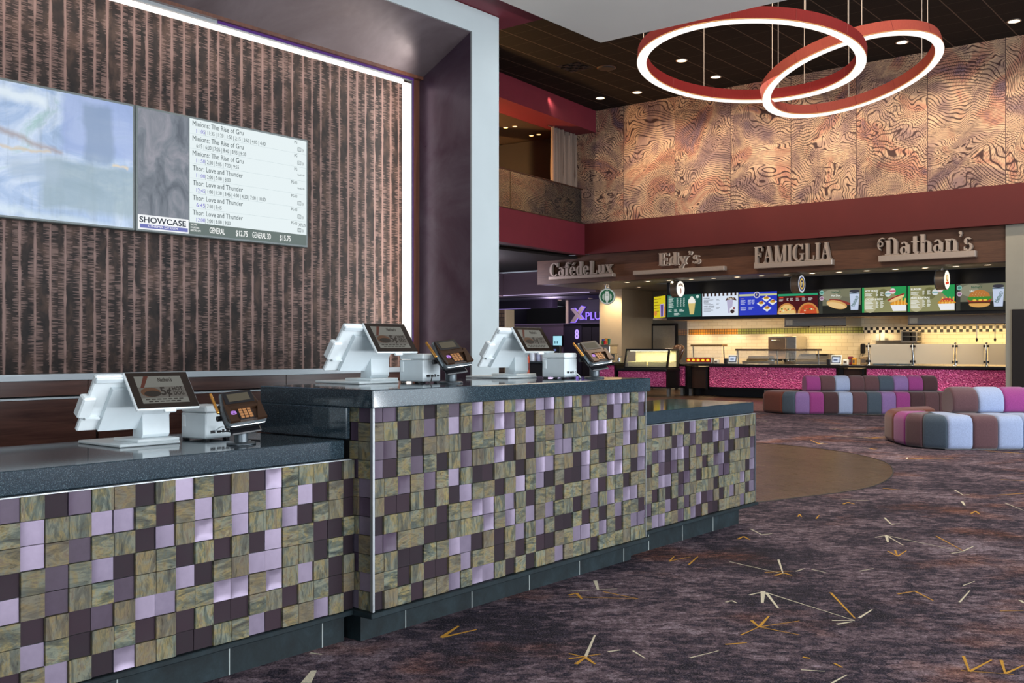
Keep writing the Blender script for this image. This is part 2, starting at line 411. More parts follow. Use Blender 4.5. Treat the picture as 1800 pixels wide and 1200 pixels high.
def m_brushed(name, c, rough=.28, axis='z', metal=.9):
    g = G(name); v = g.coord()
    k = {'z': (60, 60, 1), 'x': (1, 60, 60), 'y': (60, 1, 60)}[axis]
    n = g.noise(g.map(v, k), 2, 3, .7); c = hexc(c)
    return g.fin(g.mix(n, tuple(x * .8 for x in c), tuple(min(1, x * 1.15) for x in c)), g.mr(n, .3, .7, rough * .8, rough * 1.3), metal, .5)
def m_patina(name, a, b, rough=.3, metal=.45):
    g = G(name); v = g.coord(); n = g.noise(v, 1.6, 6, .62, .6); n2 = g.noise(g.map(v, (30, 30, 3)), 1, 3)
    col = g.mix(g.mr(n, .32, .7), hexc(a), hexc(b))
    return g.fin(col, g.mr(g.math('ADD', g.math('MULTIPLY', n, .7), g.math('MULTIPLY', n2, .3)), .3, .7, rough * .75, rough * 1.4), metal, .5)
M = dict(
    carpet=m_carpet(), yw=pm('cream_yarn', 'd9cfb6', .95, vary=.2, scale=200), yg=pm('gold_yarn', 'c9932c', .95, vary=.2, scale=200),
    ftile=m_floor_tile(), slate=m_slate(), plum=m_metal_tile('plum_tile', '1d131a', '2e1e27', .65, .0), mid=m_metal_tile('dusk_tile', '392d39', '514454', .42, .12),
    mauve=m_metal_tile('mauve_tile', '685e6f', '85798b', .38, .45), quartz=m_granite(), base=m_slate_base(), wallpaper=m_wallpaper(), mural=m_mural(),
    grout=pm('grout', '8f9694', .8), dark=pm('dark_board', '141315', .7), trim=m_brushed('satin_aluminium', '94989b', .45, 'y'),  # dark board is one plain near-black colour
    walnut=m_wood('walnut_panel', '36201b', '55362d', 1., .22, 'y'), signwood=m_wood('brown_sign_board', '4a2e20', '63412e', 1., .5, 'x'),
    portalface=pm('blue_grey_paint', 'a9b2b4', .55, vary=.03, scale=3), greyceil=pm('grey_ceiling_paint', 'dcdad4', .8, vary=.02, scale=2),
    patina=m_patina('bronze_sheet', '5f5356', '82777b', .42, .4), patinap=m_patina('violet_lit_bronze_sheet', '4f3a4b', '726a76', .34, .5),  # jamb sheet: reflected violet light is put into its base colour
    maroon=pm('maroon_paint', '7c2838', .6, vary=.04, scale=3), maroond=pm('deep_maroon_paint', '581315', .65, vary=.04, scale=3),
    ceil=m_ceiling(), pink=m_pink(), ktile=m_kitchen_tile(), chk=m_check('check_border', '15120f', 'efe7d2', .075),
    orange=m_mosaic('orange_mosaic', 'd9962a', 'c7801c'), green=m_mosaic('green_mosaic', '9fa653', '8b9446'),
    black=pm('black_laminate', '0f0d0d', .3), blackm=pm('black_plastic', '17161a', .38), steel=m_brushed('stainless_steel', 'b7b2a8', .3, 'x'),
    chrome=pm('chrome', 'd5d8da', .12, 1., vary=.02), white=pm('white_plastic', 'dfe6e8', .38, vary=.02), white2=pm('off_white_plastic', 'cdd6da', .45, vary=.02),
    letter=pm('champagne_letter', 'b7a79a', .35, .35, vary=.03), purplew=pm('purple_grey_paint', '6a5864', .7, vary=.04), dpurple=pm('dark_purple_paint', '221a28', .6, vary=.04),
    beige=pm('beige_paint', 'c9b595', .6, vary=.03, scale=4), greyw=pm('warm_grey_paint', '9d998c', .7, vary=.03, scale=4), darkwall=pm('dark_wall_paint', '1b1515', .7), lobbywall=pm('plain_wall_paint', '8a8680', .8),
    bronze=pm('bronze_plastic', '4a3426', .25, .5, vary=.05), gold=pm('brass_edge', 'd79a4a', .25, .8), red=None, glass=glass('clear_glass'), frost=glass('frosted_panel', hexc('cfc8ba'), .5, .62),
    curtain=None, brick=None,
)

# ---------------------------------------------------------------- floor
mb = MB(); F0 = Frame((0, 0, 0), (1, 0, 0), (0, 1, 0))
mb.rect(-9.5, -5, 8, 18.75, F0, 0, 0)
def seg(px0, py0, px1, py1, wd, mat):
    a = atZ(px0, py0, .0012); b = atZ(px1, py1, .0012); strip(a, b, wd, mat)
def strip(a, b, wd, mat):
    d = (b - a)
    if d.length < .01: return
    n = Vector((-d.y, d.x, 0)).normalized() * wd / 2; a = a + Vector((0, 0, 5e-6 * (len(mb.v) % 120))) ; b = b + Vector((0, 0, 5e-6 * (len(mb.v) % 120)))
    mb.add([a + n, b + n * .55, b - n * .55, a - n], [(0, 1, 2, 3)], mat)
def Z5(x, y): return (1000 + x / 2.25, 850 + y / 2.25)
for pts, wd, m_ in [
    ([(780, 430), (1130, 540)], .014, 1), ([(1035, 430), (1132, 532)], .022, 2), ([(768, 425), (765, 470)], .045, 1), ([(780, 430), (828, 492)], .03, 1), ([(712, 440), (776, 425)], .02, 1),
    ([(1060, 555), (1120, 545)], .03, 1), ([(1040, 540), (1130, 541)], .02, 1), ([(1148, 530), (1200, 497)], .022, 1), ([(635, 308), (850, 356)], .014, 1), ([(829, 300), (846, 352)], .022, 1), ([(775, 350), (885, 345)], .012, 2),
    ([(815, 362), (850, 352), (882, 362)], .03, 2), ([(898, 346), (932, 335)], .018, 1), ([(960, 338), (1020, 352)], .014, 1), ([(722, 540), (752, 566), (791, 523)], .028, 2), ([(752, 566), (912, 542)], .012, 2), ([(680, 598), (752, 566)], .012, 2),
    ([(752, 566), (915, 598)], .012, 2), ([(618, 635), (705, 628)], .02, 2), ([(65, 686), (103, 598)], .024, 1), ([(0, 692), (126, 673)], .02, 2), ([(28, 713), (65, 686), (104, 713)], .03, 2), ([(0, 671), (65, 686)], .014, 2), ([(155, 664), (204, 657)], .024, 1),
    ([(253, 660), (302, 690)], .016, 1), ([(104, 383), (116, 420)], .04, 1), ([(0, 424), (192, 415)], .012, 1), ([(135, 426), (276, 455)], .016, 2), ([(0, 446), (275, 455)], .01, 2), ([(0, 440), (30, 432), (52, 456)], .03, 2),
    ([(1255, 204), (1262, 230)], .04, 1), ([(1255, 204), (1556, 268)], .014, 1), ([(1453, 207), (1562, 266)], .018, 2), ([(1255, 204), (1322, 243)], .02, 1), ([(1212, 212), (1258, 203)], .02, 1), ([(1560, 266), (1602, 246)], .02, 1), ([(1513, 275), (1560, 268)], .024, 1),
    ([(718, 178), (762, 201), (804, 197)], .028, 1), ([(668, 219), (690, 208), (716, 221)], .035, 2), ([(1248, 134), (1276, 161), (1308, 157)], .024, 1), ([(1525, 24), (1560, 45), (1584, 42)], .022, 1), ([(1555, 70), (1566, 86)], .04, 1), ([(1725, 76), (1800, 106)], .016, 1), ([(1590, 118), (1608, 108), (1625, 120)], .03, 2),
    ([(398, 307), (416, 287)], .02, 2), ([(400, 305), (482, 289)], .016, 2), ([(474, 320), (510, 288)], .02, 2), ([(905, 130), (912, 120), (920, 131)], .02, 2), ([(978, 138), (990, 124)], .02, 2), ([(1300, 436), (1368, 424), (1442, 462)], .02, 2), ([(1545, 468), (1586, 422)], .016, 1),
    ([(1262, 266), (1300, 286), (1335, 264)], .02, 2), ([(1290, 262), (1300, 286)], .02, 2), ([(1560, 680), (1584, 742), (1672, 696)], .022, 2), ([(1710, 697), (1726, 750), (1798, 718)], .022, 2), ([(1550, 738), (1760, 753)], .008, 2), ([(478, 688), (592, 660)], .012, 1),
    ([(918, 735), (1012, 741)], .014, 1), ([(1050, 710), (1082, 726)], .02, 2), ([(1705, 503), (1800, 501)], .012, 2), ([(1785, 460), (1800, 472)], .03, 1), ([(925, 685), (955, 690)], .03, 2), ([(1560, 402), (1605, 385)], .012, 1), ([(1150, 345), (1205, 335)], .014, 1), ([(1075, 60), (1140, 66), (1185, 66)], .022, 1), ([(1085, 80), (1104, 73), (1130, 80)], .035, 2), ([(620, 468), (645, 462), (665, 472)], .02, 1), ([(1040, 788), (1100, 755)], .016, 1), ([(1240, 18), (1310, 24)], .03, 2)]:
    q = [Z5(*p) for p in pts]
    for a, b in zip(q, q[1:]): seg(*a, *b, wd * .5 + .002, m_)
seg(538, 1200, 552, 1178, .04, 1); seg(545, 1147, 566, 1150, .014, 1); seg(776, 1120, 806, 1100, .02, 2); seg(776, 1120, 838, 1106, .018, 2)
rnd = random.Random(3)
for i in range(120):
    x = rnd.uniform(-9, 7); y = rnd.uniform(7.5, 18.5) if i % 5 else rnd.uniform(-3, 7)
    if i % 5 == 0 and x < 0: continue
    if (x + 6.2) ** 2 / 11 + (y - 9.6) ** 2 / 9.5 < 1 or y > 17.9: continue
    o = Vector((x, y, .0012)); a0 = rnd.uniform(0, 6.3); m_ = rnd.choice((1, 2, 2))
    for k in range(rnd.randint(2, 5)):
        a = a0 + rnd.uniform(0, 3.5); L = rnd.choice((.12, .15, .2, .55)); strip(o, o + Vector((math.cos(a) * L, math.sin(a) * L, 0)), .02, m_ if k else 1)
struct(mb.build('floor', [M['carpet'], M['yw'], M['yg']], fix=False))
# round inset of wood-look tile beyond the counter, and the tiled food court floor
pts = [(-5.88, 12.38), (-5.29, 12.33), (-4.57, 12.0), (-4.07, 11.57), (-3.7, 11.06), (-3.44, 10.43), (-3.28, 9.85), (-3.2, 9.2), (-3.25, 8.7), (-3.42, 8.15), (-3.6, 7.6), (-3.8, 7.2), (-4.3, 6.9), (-5.5, 6.75), (-8.5, 7), (-9.4, 9), (-8.8, 11.5), (-7.2, 12.3)]
def smooth(pts, n=4):
    out = []; L = len(pts)
    for i in range(L):
        p0, p1, p2, p3 = [Vector(pts[(i + k) % L]) for k in (-1, 0, 1, 2)]
        for t in range(n):
            t /= n
            out.append(tuple(.5 * ((2 * p1) + (-p0 + p2) * t + (2 * p0 - 5 * p1 + 4 * p2 - p3) * t * t + (-p0 + 3 * p1 - 3 * p2 + p3) * t ** 3)))
    return out
mb = MB(); mb.prism(smooth(pts), .0, .003, F0); struct(mb.build('floor', M['ftile']))
mb = MB(); mb.box(-22, 18.75, -.05, 8, 32, 0); mb.box(-22, -5, -.05, -9.5, 18.75, 0); struct(mb.build('floor', M['ftile']))
mb = MB(); e = .0; pp = smooth(pts)
for i in range(len(pp)):
    a = Vector((*pp[i], .0025)); b = Vector((*pp[(i + 1) % len(pp)], .0025)); d = (b - a).normalized(); n = Vector((-d.y, d.x, 0)) * .012
    mb.box(-.001, -.006, 0, (b - a).length + .001, .006, .003, 0, Frame(a, d, Vector((0, 0, 1)).cross(d)))
struct(mb.build('trim_1', M['dark']))

# ---------------------------------------------------------------- ticket counter
FX = lambda x, y=0, z=0: Frame((x, y, z), (0, 1, 0))          # faces +X: u=+Y
FY = lambda y, x=0, z=0: Frame((x, y, z), (1, 0, 0))          # faces -Y: u=+X
TM = {'S': 0, 'P': 1, 'D': 2, 'M': 3}
def tile(mb, fr, x0, y0, x1, y1, t, rnd):
    g_ = .0012; x0 += g_; x1 -= g_; y0 += g_; y1 -= g_
    r, h = rnd.random(), rnd.random(); o = float(rnd.random() > .55)
    N = 6
    if t == 'S': dz = .0125 + rnd.uniform(-.0015, .002); f = lambda a, b: 0
    else:
        dz = .003 + rnd.uniform(-.001, .0015); k = rnd.random(); A = rnd.uniform(.0025, .005)
        if t == 'P': A *= .25
        s1 = rnd.choice((-1, 1))
        if k < .3: f = lambda a, b: A * (abs(a * 2 - 1) ** 3)
        elif k < .55: f = lambda a, b: A * ((a if s1 > 0 else 1 - a) ** 2.5)
        elif k < .8: f = lambda a, b: A * (max(abs(a * 2 - 1), abs(b * 2 - 1)) ** 4)
        else: f = lambda a, b: .0006 * (a - .5)
    at = (r, o, h)
    vs = [fr(x0 + (x1 - x0) * i / N, y0 + (y1 - y0) * j / N, dz + f(i / N, j / N)) for j in range(N + 1) for i in range(N + 1)]
    fs = [(j * (N + 1) + i, j * (N + 1) + i + 1, (j + 1) * (N + 1) + i + 1, (j + 1) * (N + 1) + i) for j in range(N) for i in range(N)]
    mb.add(vs, fs, TM[t], t != 'S', at)
    e = 0
    a, b, c, d = fr(x0, y0, e), fr(x1, y0, e), fr(x1, y1, e), fr(x0, y1, e)
    z00, z10, z11, z01 = [fr(X_, Y_, dz + f(p, q)) for X_, Y_, p, q in ((x0, y0, 0, 0), (x1, y0, 1, 0), (x1, y1, 1, 1), (x0, y1, 0, 1))]
    mb.add([a, b, c, d, z00, z10, z11, z01], [(0, 1, 5, 4), (1, 2, 6, 5), (2, 3, 7, 6), (3, 0, 4, 7)], TM[t], False, at)
def tile_grid(fr, xs, ys, grid, seed):
    """xs ascending boundaries, ys descending boundaries, grid rows from the top"""
    rnd = random.Random(seed); mb = MB(); hist = {}
    for r in range(len(ys) - 1):
        row = grid[r] if grid and r < len(grid) else ''
        for c_ in range(len(xs) - 1):
            k = c_ - (len(xs) - 1 - len(row))
            if 0 <= k < len(row): t = row[k]
            else:
                t = rnd.choices('SPDM', (.5, .24, .1, .16))[0]
                if t == hist.get(c_) and t != 'S' and rnd.random() < .6: t = 'S'
            hist[c_] = t
            tile(mb, fr, xs[c_], ys[r + 1], xs[c_ + 1], ys[r], t, rnd)
    return mb
TMATS = [M['slate'], M['plum'], M['mid'], M['mauve']]
LEFT = ['DSPDSSPSMSPSPMSSSPS', 'SMSSMMSPSMSMSMSMPSP', 'SMSDSSPMSMSMSSMPSSP', 'PSDSMPSSPSPSPMSSPPS', 'MSDSSDSSMPSSMMSSPSP', 'SPSPDSMMSSMMSMSMSPS', 'SMSPSSPSPSPPSSPSSPS', 'PSMSPMSSPPSSMPSSMSP']
HIGH = ['DDSSPSDSMSMSMSMMSMSDSSMMMSM', 'SSPSDSMSDSMDSPSDSPSSDSPMSSD', 'DDSPSSSPSSSMSMSSMSSSMMSSMMS', 'DPSDSPSDSSMPSPSSMMSSPPSSMPS', 'SSDSDSMSPPSSPSMMSSPMSPSMSSM', 'SPPSPSPMSSPSMSMPSPPMSSMMSPM',
        'PSSSSPSSMMSMSPSSPSSSMPSSPSS', 'DDSSPPSSSMSMSMSMSSPSMSMSMMS', 'SSPPSSMMPSPSMSMSPPSPSPSMSSP', 'SSPSPPSMSSPSPSPPSSMMSMSPSMM', 'PSSPSSMSMMSPSPSSMSSSPSSSSSS']
def plinth_joints(mb, x, ys, z0, z1):
    for y in ys: mb.box(x - .002, y - .0025, z0, x + .0015, y + .0025, z1, 1)

# low left section
t = thing('ticket_counter', 'low near left section of the slate tiled ticket counter, granite top with one register', 'counter', (-3.6, 1.2, 0))
def loc(o_, t): o_.parent = t; o_.matrix_parent_inverse = Matrix.Translation(t.location).inverted(); return o_
Y0, Y1 = -.6, 2.855
mb = MB(); mb.box(-4.03, Y0, .787, -3.215, Y1, .866, 0, bev=.004); loc(mb.build('countertop', M['quartz']), t)
mb = MB(); mb.box(-4.0, Y0 + .02, .154, -3.2015, 2.858, .786); loc(mb.build('cabinet', M['dark']), t)
xs = [2.823 - .0785 * k for k in range(43, -1, -1)] + [2.884]; ys = [.783 - .0786 * k for k in range(9)]; ys[-1] = .154
loc(tile_grid(FX(-3.20), xs, ys, LEFT, 5).build('tile_front', TMATS, fix=False), t)
mb = MB(); mb.box(-3.21, Y0, .783, -3.187, 2.87, .7868); loc(mb.build('edge_trim', M['trim']), t)
mb = MB(); mb.box(-3.3, Y0, .132, -3.178, 2.869, .153, 0, bev=.003); loc(mb.build('toe_ledge', M['base']), t)
mb = MB(); mb.box(-3.95, Y0 + .1, 0, -3.27, 2.90, .131, 0); plinth_joints(mb, -3.27, [2.90 - .46 * k - .12 for k in range(7)], 0, .131); loc(mb.build('plinth', [M['base'], M['grout']]), t)
# high middle section
t = thing('ticket_counter', 'tall middle section of the slate tiled ticket counter carrying two registers', 'counter', (-3.4, 3.95, 0))
mb = MB(); mb.box(-3.80, 2.862, 1.003, -3.05, 5.05, 1.08, 0, bev=.004); loc(mb.build('countertop', M['quartz']), t)
mb = MB(); mb.box(-3.80, 2.862, .867, -3.212, 2.884, 1.0028, 0, bev=.004); loc(mb.build('end_panel', M['quartz']), t)
mb = MB(); mb.box(-3.78, 2.905, .154, -3.0965, 5.04, 1.002); loc(mb.build('cabinet', M['dark']), t)
xs = [2.892] + [5.046 - .0808 * k for k in range(26, -1, -1)]; xs[1] = 2.892 + .8 * .0808
xs = [2.892] + [2.892 + .064 + (5.046 - 2.956) / 26 * k for k in range(27)]
ys = [1.002, .940] + [.940 - .0786 * k for k in range(1, 11)]; ys[-1] = .154
loc(tile_grid(FX(-3.095), xs, ys, HIGH, 11).build('tile_front', TMATS, fix=False), t)
mb = tile_grid(FY(2.904), [-3.225, -3.172, -3.097], ys, ['SD', 'DS', 'SS', 'DS', 'SM', 'SD', 'SM', 'MS', 'DS', 'SM', 'MS'], 3); loc(mb.build('tile_end', TMATS, fix=False), t)
mb = MB(); mb.box(-3.092, 2.8865, .154, -3.0775, 2.8905, 1.0025); mb.box(-3.0815, 2.8906, .154, -3.0775, 2.898, 1.0025); loc(mb.build('corner_trim', M['trim']), t)
mb = MB(); mb.box(-3.084, 5.047, .154, -3.081, 5.053, 1.0025); loc(mb.build('corner_trim', M['trim']), t)
mb = MB(); mb.box(-3.22, 2.87, .130, -3.066, 5.075, .153, 0, bev=.003); loc(mb.build('toe_ledge', M['base']), t)
mb = MB(); mb.box(-3.75, 2.94, 0, -3.21, 5.09, .1295, 0); plinth_joints(mb, -3.21, [3.21 + .45 * k for k in range(5)], 0, .129); loc(mb.build('plinth', [M['base'], M['grout']]), t)
# low far section
t = thing('ticket_counter', 'low far right section of the slate tiled ticket counter with an empty top', 'counter', (-3.6, 5.9, 0))
mb = MB(); mb.box(-3.90, 5.055, .787, -3.212, 6.74, .866, 0, bev=.004); loc(mb.build('countertop', M['quartz']), t)
mb = MB(); mb.box(-3.87, 5.057, .154, -3.2015, 6.715, .786); loc(mb.build('cabinet', M['dark']), t)
xs = [5.057 + .0788 * k for k in range(22)]; ys = [.783 - .0786 * k for k in range(9)]; ys[-1] = .154
FARG = ['PSPSMMSSDSSDSDSSDSP', '']
loc(tile_grid(FX(-3.20), xs, ys, None, 23).build('tile_front', TMATS, fix=False), t)
mb = MB(); mb.box(-3.21, 5.06, .783, -3.187, 6.72, .7868); loc(mb.build('edge_trim', M['trim']), t)
mb = MB(); mb.box(-3.205, 6.714, .154, -3.185, 6.718, .783); loc(mb.build('corner_trim', M['trim']), t)
mb = MB(); mb.box(-3.3, 5.08, .132, -3.170, 6.73, .153, 0, bev=.003); loc(mb.build('toe_ledge', M['base']), t)
mb = MB(); mb.box(-3.8, 5.095, 0, -3.27, 6.62, .131, 0); plinth_joints(mb, -3.27, [5.39 + .42 * k for k in range(3)], 0, .131); loc(mb.build('plinth', [M['base'], M['grout']]), t)

# ---------------------------------------------------------------- portal and back wall behind the counter
XW = -5.23
mb = MB(); mb.box(XW - .1, -1.2, 1.115, XW, 5.22, 3.30); struct(mb.build('wall_left', M['wallpaper']))
# light cove: strip along the top and the right side of the wallpaper panel
def strip_light(name, label, a, b):
    t = thing(name, label, 'light'); mb = MB(); mb.box(*a, *b); o = mb.build('diffuser', em('fff3e6', 2.6), t); return t
LZ = atX(700, 147, -5.2).z
t = thing('cove_light', 'white vertical strip of light beside the wallpaper panel, next to the portal', 'light')
mb = MB(); mb.box(-5.225, 5.188, 1.12, -5.205, 5.262, 3.185); mb.build('diffuser', em('fff6ee', 1.6), t)
mb = MB(); mb.box(-5.229, 5.265, 1.12, -5.20, 5.275, 3.25); mb.build('channel', M['trim'], t)
t = thing('cove_light', 'long white strip of light along the top of the wallpaper panel', 'light')
mb = MB(); mb.box(-5.225, -1.2, 3.172, -5.205, 5.187, 3.20); mb.build('diffuser', em('fff6ee', 1.6), t)
mb = MB(); mb.box(-5.229, -1.2, 3.203, -5.19, 5.264, 3.222); mb.build('channel', M['trim'], t)
light('cove_lamp', 'AREA', (-5.0, 2, 3.15), (-5.23, 2, 2.6), 10, (1, .93, .85), shape='RECTANGLE', size=6, size_y=.06)
light('cove_lamp_side', 'AREA', (-5.0, 5.15, 2.2), (-5.23, 4.9, 2.2), 7, (1, .93, .85), shape='RECTANGLE', size=.06, size_y=2)
t = thing('violet_light_strip', 'thin violet line of light in the groove around the wallpaper panel', 'light strip')
mb = MB(); mb.box(-5.198, 5.269, 1.3, -5.192, 5.2755, 3.219); mb.box(-5.19, 3.6, 3.2225 - .016, -5.184, 5.268, 3.2215); mb.build('diffuser', em('6d3aa0', .45), t)
# portal: inner return, sloping head, right jamb, face
P = MB()
P.box(-5.33, 5.276, 0, -5.20, 5.345, 3.245, 1); P.box(-5.33, -1.2, 3.222, -5.16, 5.345, 3.30, 1)
struct(P.build('trim_2', [M['patina'], m_wood('brown_metal', '4a2c20', '6b4434', 1, .35, 'z')]))
P = MB()   # head (slopes up towards the hall) and top band
Fp = Frame((0, 0, 0), (1, 0, 0), (0, 0, 1)); 
P.prism([(-5.16, 3.243), (-4.70, 3.483), (-4.70, 3.6), (-5.16, 3.6)], 1.2, -5.345, Fp, 0)
struct(P.build('wall_portal_head', M['patina']))
P = MB(); P.box(-5.33, 5.346, 0, -4.70, 5.63, 3.9, 0); struct(P.build('wall_portal_jamb', M['patinap']))
P = MB()
P.box(-4.70, 5.345, 0, -4.685, 5.633, 3.655); P.box(-4.70, -1.2, 3.484, -4.685, 5.3448, 3.655)
P.box(-4.70, 5.634, 0, -4.685, 5.640, 3.655)
struct(P.build('trim_3', M['portalface']))
# wainscot below the wallpaper
P = MB(); P.box(-5.33, -1.2, 1.085, -5.13, 5.275, 1.118); struct(P.build('trim_4', M['trim']))
for i, (a, b) in enumerate([(-1.2, .12), (.125, 1.44), (1.445, 2.76), (2.765, 4.08), (4.085, 5.275)]):
    P = MB(); P.box(-5.32, a, 1.005, -5.15, b, 1.083); struct(P.build('trim_5', M['walnut']))
t = None
cab0 = None
for i, (a, b) in enumerate([(-.95, .30), (.31, 1.56), (1.57, 2.82), (2.83, 4.08), (4.09, 5.27)]):
    t = thing('back_cabinet', ['walnut back cabinet behind the register at the left edge of the picture, outermost', 'walnut back cabinet left of the near register', 'walnut back cabinet directly behind the near register', 'walnut back cabinet behind the middle register', 'walnut back cabinet behind the far register beside the portal'][i], 'cabinet', (-5.24, (a + b) / 2, 0))
    P = MB(); P.box(-5.32, a, .1, -5.19, b, 1.0); loc(P.build('body', M['dark']), t)
    P = MB(); P.box(-5.189, a + .003, .12, -5.165, b - .003, .985, 0, bev=.002); loc(P.build('door', M['walnut']), t)
    P = MB(); P.box(-5.189, a + .003, .986, -5.160, b - .003, .996); loc(P.build('pull_rail', M['trim']), t)
    P = MB(); P.box(-5.3, a, 0, -5.21, b, .0995); loc(P.build('plinth', M['dark']), t)

# ---------------------------------------------------------------- shell of the hall
def wall(name, *a, m='lobbywall'): b = MB(); b.box(*a); return struct(b.build(name, M[m]))
wall('wall_upper_left', -5.33, -5, 3.901, -4.90, 5.95, 7.6, m='maroon')
wall('ceiling', -4.34, -5, 3.60, 8, 6.45, 3.75, m='greyceil')
wall('trim_6', -5.33, -5, 3.66, -4.342, 5.87, 3.9, m='maroon')
wall('ceiling', -20, 5.5, 7.6, 8, 22.4, 7.7, m='ceil')
wall('wall_over_ceiling', -4.2, 5.6, 3.751, 8, 5.75, 7.6)
wall('wall_rear', -5.3, -5.1, 0, 8, -5, 3.6)
wall('wall_right', 8, -5, 0, 8.1, 23, 7.6)
wall('wall_left_near', -5.43, -5, 0, -5.335, 5.64, 3.9, m='darkwall')
# far wall: mural, maroon band
b = MB(); b.box(-20, 22.36, 4.55, 8, 22.5, 7.6); struct(b.build('wall_back', M['mural']))
b = MB(); b.box(-15.522, 22.3, 3.785, 8, 22.358, 4.60); struct(b.build('trim_7', M['maroond']))
b = MB(); b.box(-15.50, 22.36, 3.785, 8, 24.0, 4.549); struct(b.build('wall_back_band', M['maroond']))
# balcony wall on the left, turned five degrees
BR = R(-5.34); bd = Vector((math.sin(-BR), -math.cos(BR), 0))     # runs from the corner back towards the viewer
corner = Vector((-15.52, 22.3, 0))
def FB(off=0): # frame: u from near to far end, n towards the hall (+X)
    return Frame(corner + Vector((off, 0, 0)), -bd, (0, 0, 1))
b = MB(); f = FB(); b.box(-14, 3.77, -.25, .03, 4.585, 0, 0, f); struct(b.build('wall_balcony', M['maroon']))
b = MB(); b.box(-14, 4.586, -.26, 0, 4.61, .012, 0, f); struct(b.build('trim_8', M['walnut']))
b = MB(); f = FB(.33); b.box(-14, 7.02, -.86, .04, 7.598, 0, 0, f); struct(b.build('wall_beam', M['maroon']))
# balcony room
f = FB()
b = MB(); b.box(-14, 3.78, -6, 0, 3.80, -.26, 0, f); struct(b.build('floor_balcony', M['darkwall']))
b = MB(); b.box(-14, 7.02, -6, 0, 7.07, -.54, 0, f); struct(b.build('ceiling_balcony', pm('brown_ceiling', '4a3d34', .5)))
b = MB(); b.box(-14, 3.8, -4.6, 0, 7.0, -4.5, 0, f); struct(b.build('wall_balcony_rear', m_wood('amber_wall', '5a2c10', 'b0601f', .4, .35, 'y')))
b = MB(); b.box(-.1, 3.8, -6, 0, 7.0, -.42, 0, f); struct(b.build('wall_balcony_end', M['darkwall']))
b = MB(); b.box(-2.6, 3.8, -2.3, -1.7, 7.0, -2.0, 0, f); struct(b.build('wall_balcony_pier', M['dpurple']))

# ---------------------------------------------------------------- wall displays
def bezel(mb, w_, h_, fr, b=.012, d=.05, mat=0):
    mb.box(0, 0, -d, w_, h_, 0, mat, fr, bev=.003)
TVX = -5.15
def tv(y0, y1, z0, z1, name, label):
    t = thing(name, label, 'screen', (TVX, (y0 + y1) / 2, z0))
    fr = FX(TVX, y0, z0); mb = MB(); mb.box(0, 0, -.07, y1 - y0, z1 - z0, 0, 0, fr, bev=.004); loc(mb.build('housing', pm('screen_bezel', '59605f', .4)), t)
    mb = MB(); mb.box(.3, .15, -.081, y1 - y0 - .3, z1 - z0 - .15, -.0705, 0, fr); loc(mb.build('wall_mount', M['blackm']), t)
    return t, fr, y1 - y0, z1 - z0
t, fr, W, H_ = tv(3.040, 4.258, 1.905, 2.605, 'wall_display', 'wall screen listing film showtimes in dark type on white, right of the pair')
b = .013; mats = []; mid = {}
def mi(h, st=1.):
    k = (h, st)
    if k not in mid: mid[k] = len(mats); mats.append(em(h, st))
    return mid[k]
def m_smoke():
    g = G('screen_smoke_picture'); v = g.coord(); n = g.noise(g.map(v, (1, 3, 1.5)), 2.6, 6, .6, 1.6)
    return g.fin((0, 0, 0), .5, 0, .3, g.ramp(n, [(.3, hexc('5d6470')), (.5, hexc('808792')), (.7, hexc('a5a3ae'))]), .6)
mb = MB(); mats.append(m_smoke()); x0 = .215 * W; pz = .0008
mb.rect(b, .135 * H_, .275 * W, H_ - b, fr, pz, 0)
mb.rect(b, b, .275 * W, .135 * H_, fr, pz, mi('f2f4f6')); mb.rect(b + .012, b + .008, .270 * W, b + .03, fr, 2 * pz, mi('6d72b4'))
text(mb, 'SHOWCASE', .022, .052, .032, fr, 2 * pz, .0004, mi('2b3340'), w=.295, bold=.02)
text(mb, 'CINEMA DE LUX', .075, .0275, .013, fr, 3 * pz, .0004, mi('ffffff'), w=.19)
L0 = .28 * W
mb.rect(L0, .115 * H_, W - b, H_ - b, fr, pz, mi('e9f4f6', .95)); mb.rect(L0, b, W - b, .115 * H_, fr, pz, mi('6f7d79', .8))
rows = [('Minions: The Rise of Gru', '11:05', ' | 11:35 | 1:20 | 1:50 | 2:15 | 3:50 | 4:05 | 4:40', 'PG'), ('Minions: The Rise of Gru', '', '6:15 | 6:30 | 7:05 | 8:40 | 8:55 | 9:30', 'PG'), ('Minions: The Rise of Gru', '11:50', ' | 2:30 | 5:05 | 7:20 | 9:55', 'PG'),
        ('Thor: Love and Thunder', '11:00', ' | 2:00 | 5:00 | 8:00', 'PG-13'), ('Thor: Love and Thunder', '12:45', ' | 1:00 | 1:30 | 3:45 | 4:00 | 4:30 | 7:00 | 10:00', 'PG-13'), ('Thor: Love and Thunder', '6:45', ' | 7:30 | 9:45', 'PG-13'), ('Thor: Love and Thunder', '12:00', ' | 3:00 | 6:00 | 9:00', 'PG-13')]
rh = (H_ * .885 - b) / 7; dk = mi('3c4a4c'); vi = mi('7468c8'); ln = mi('a9bcc0')
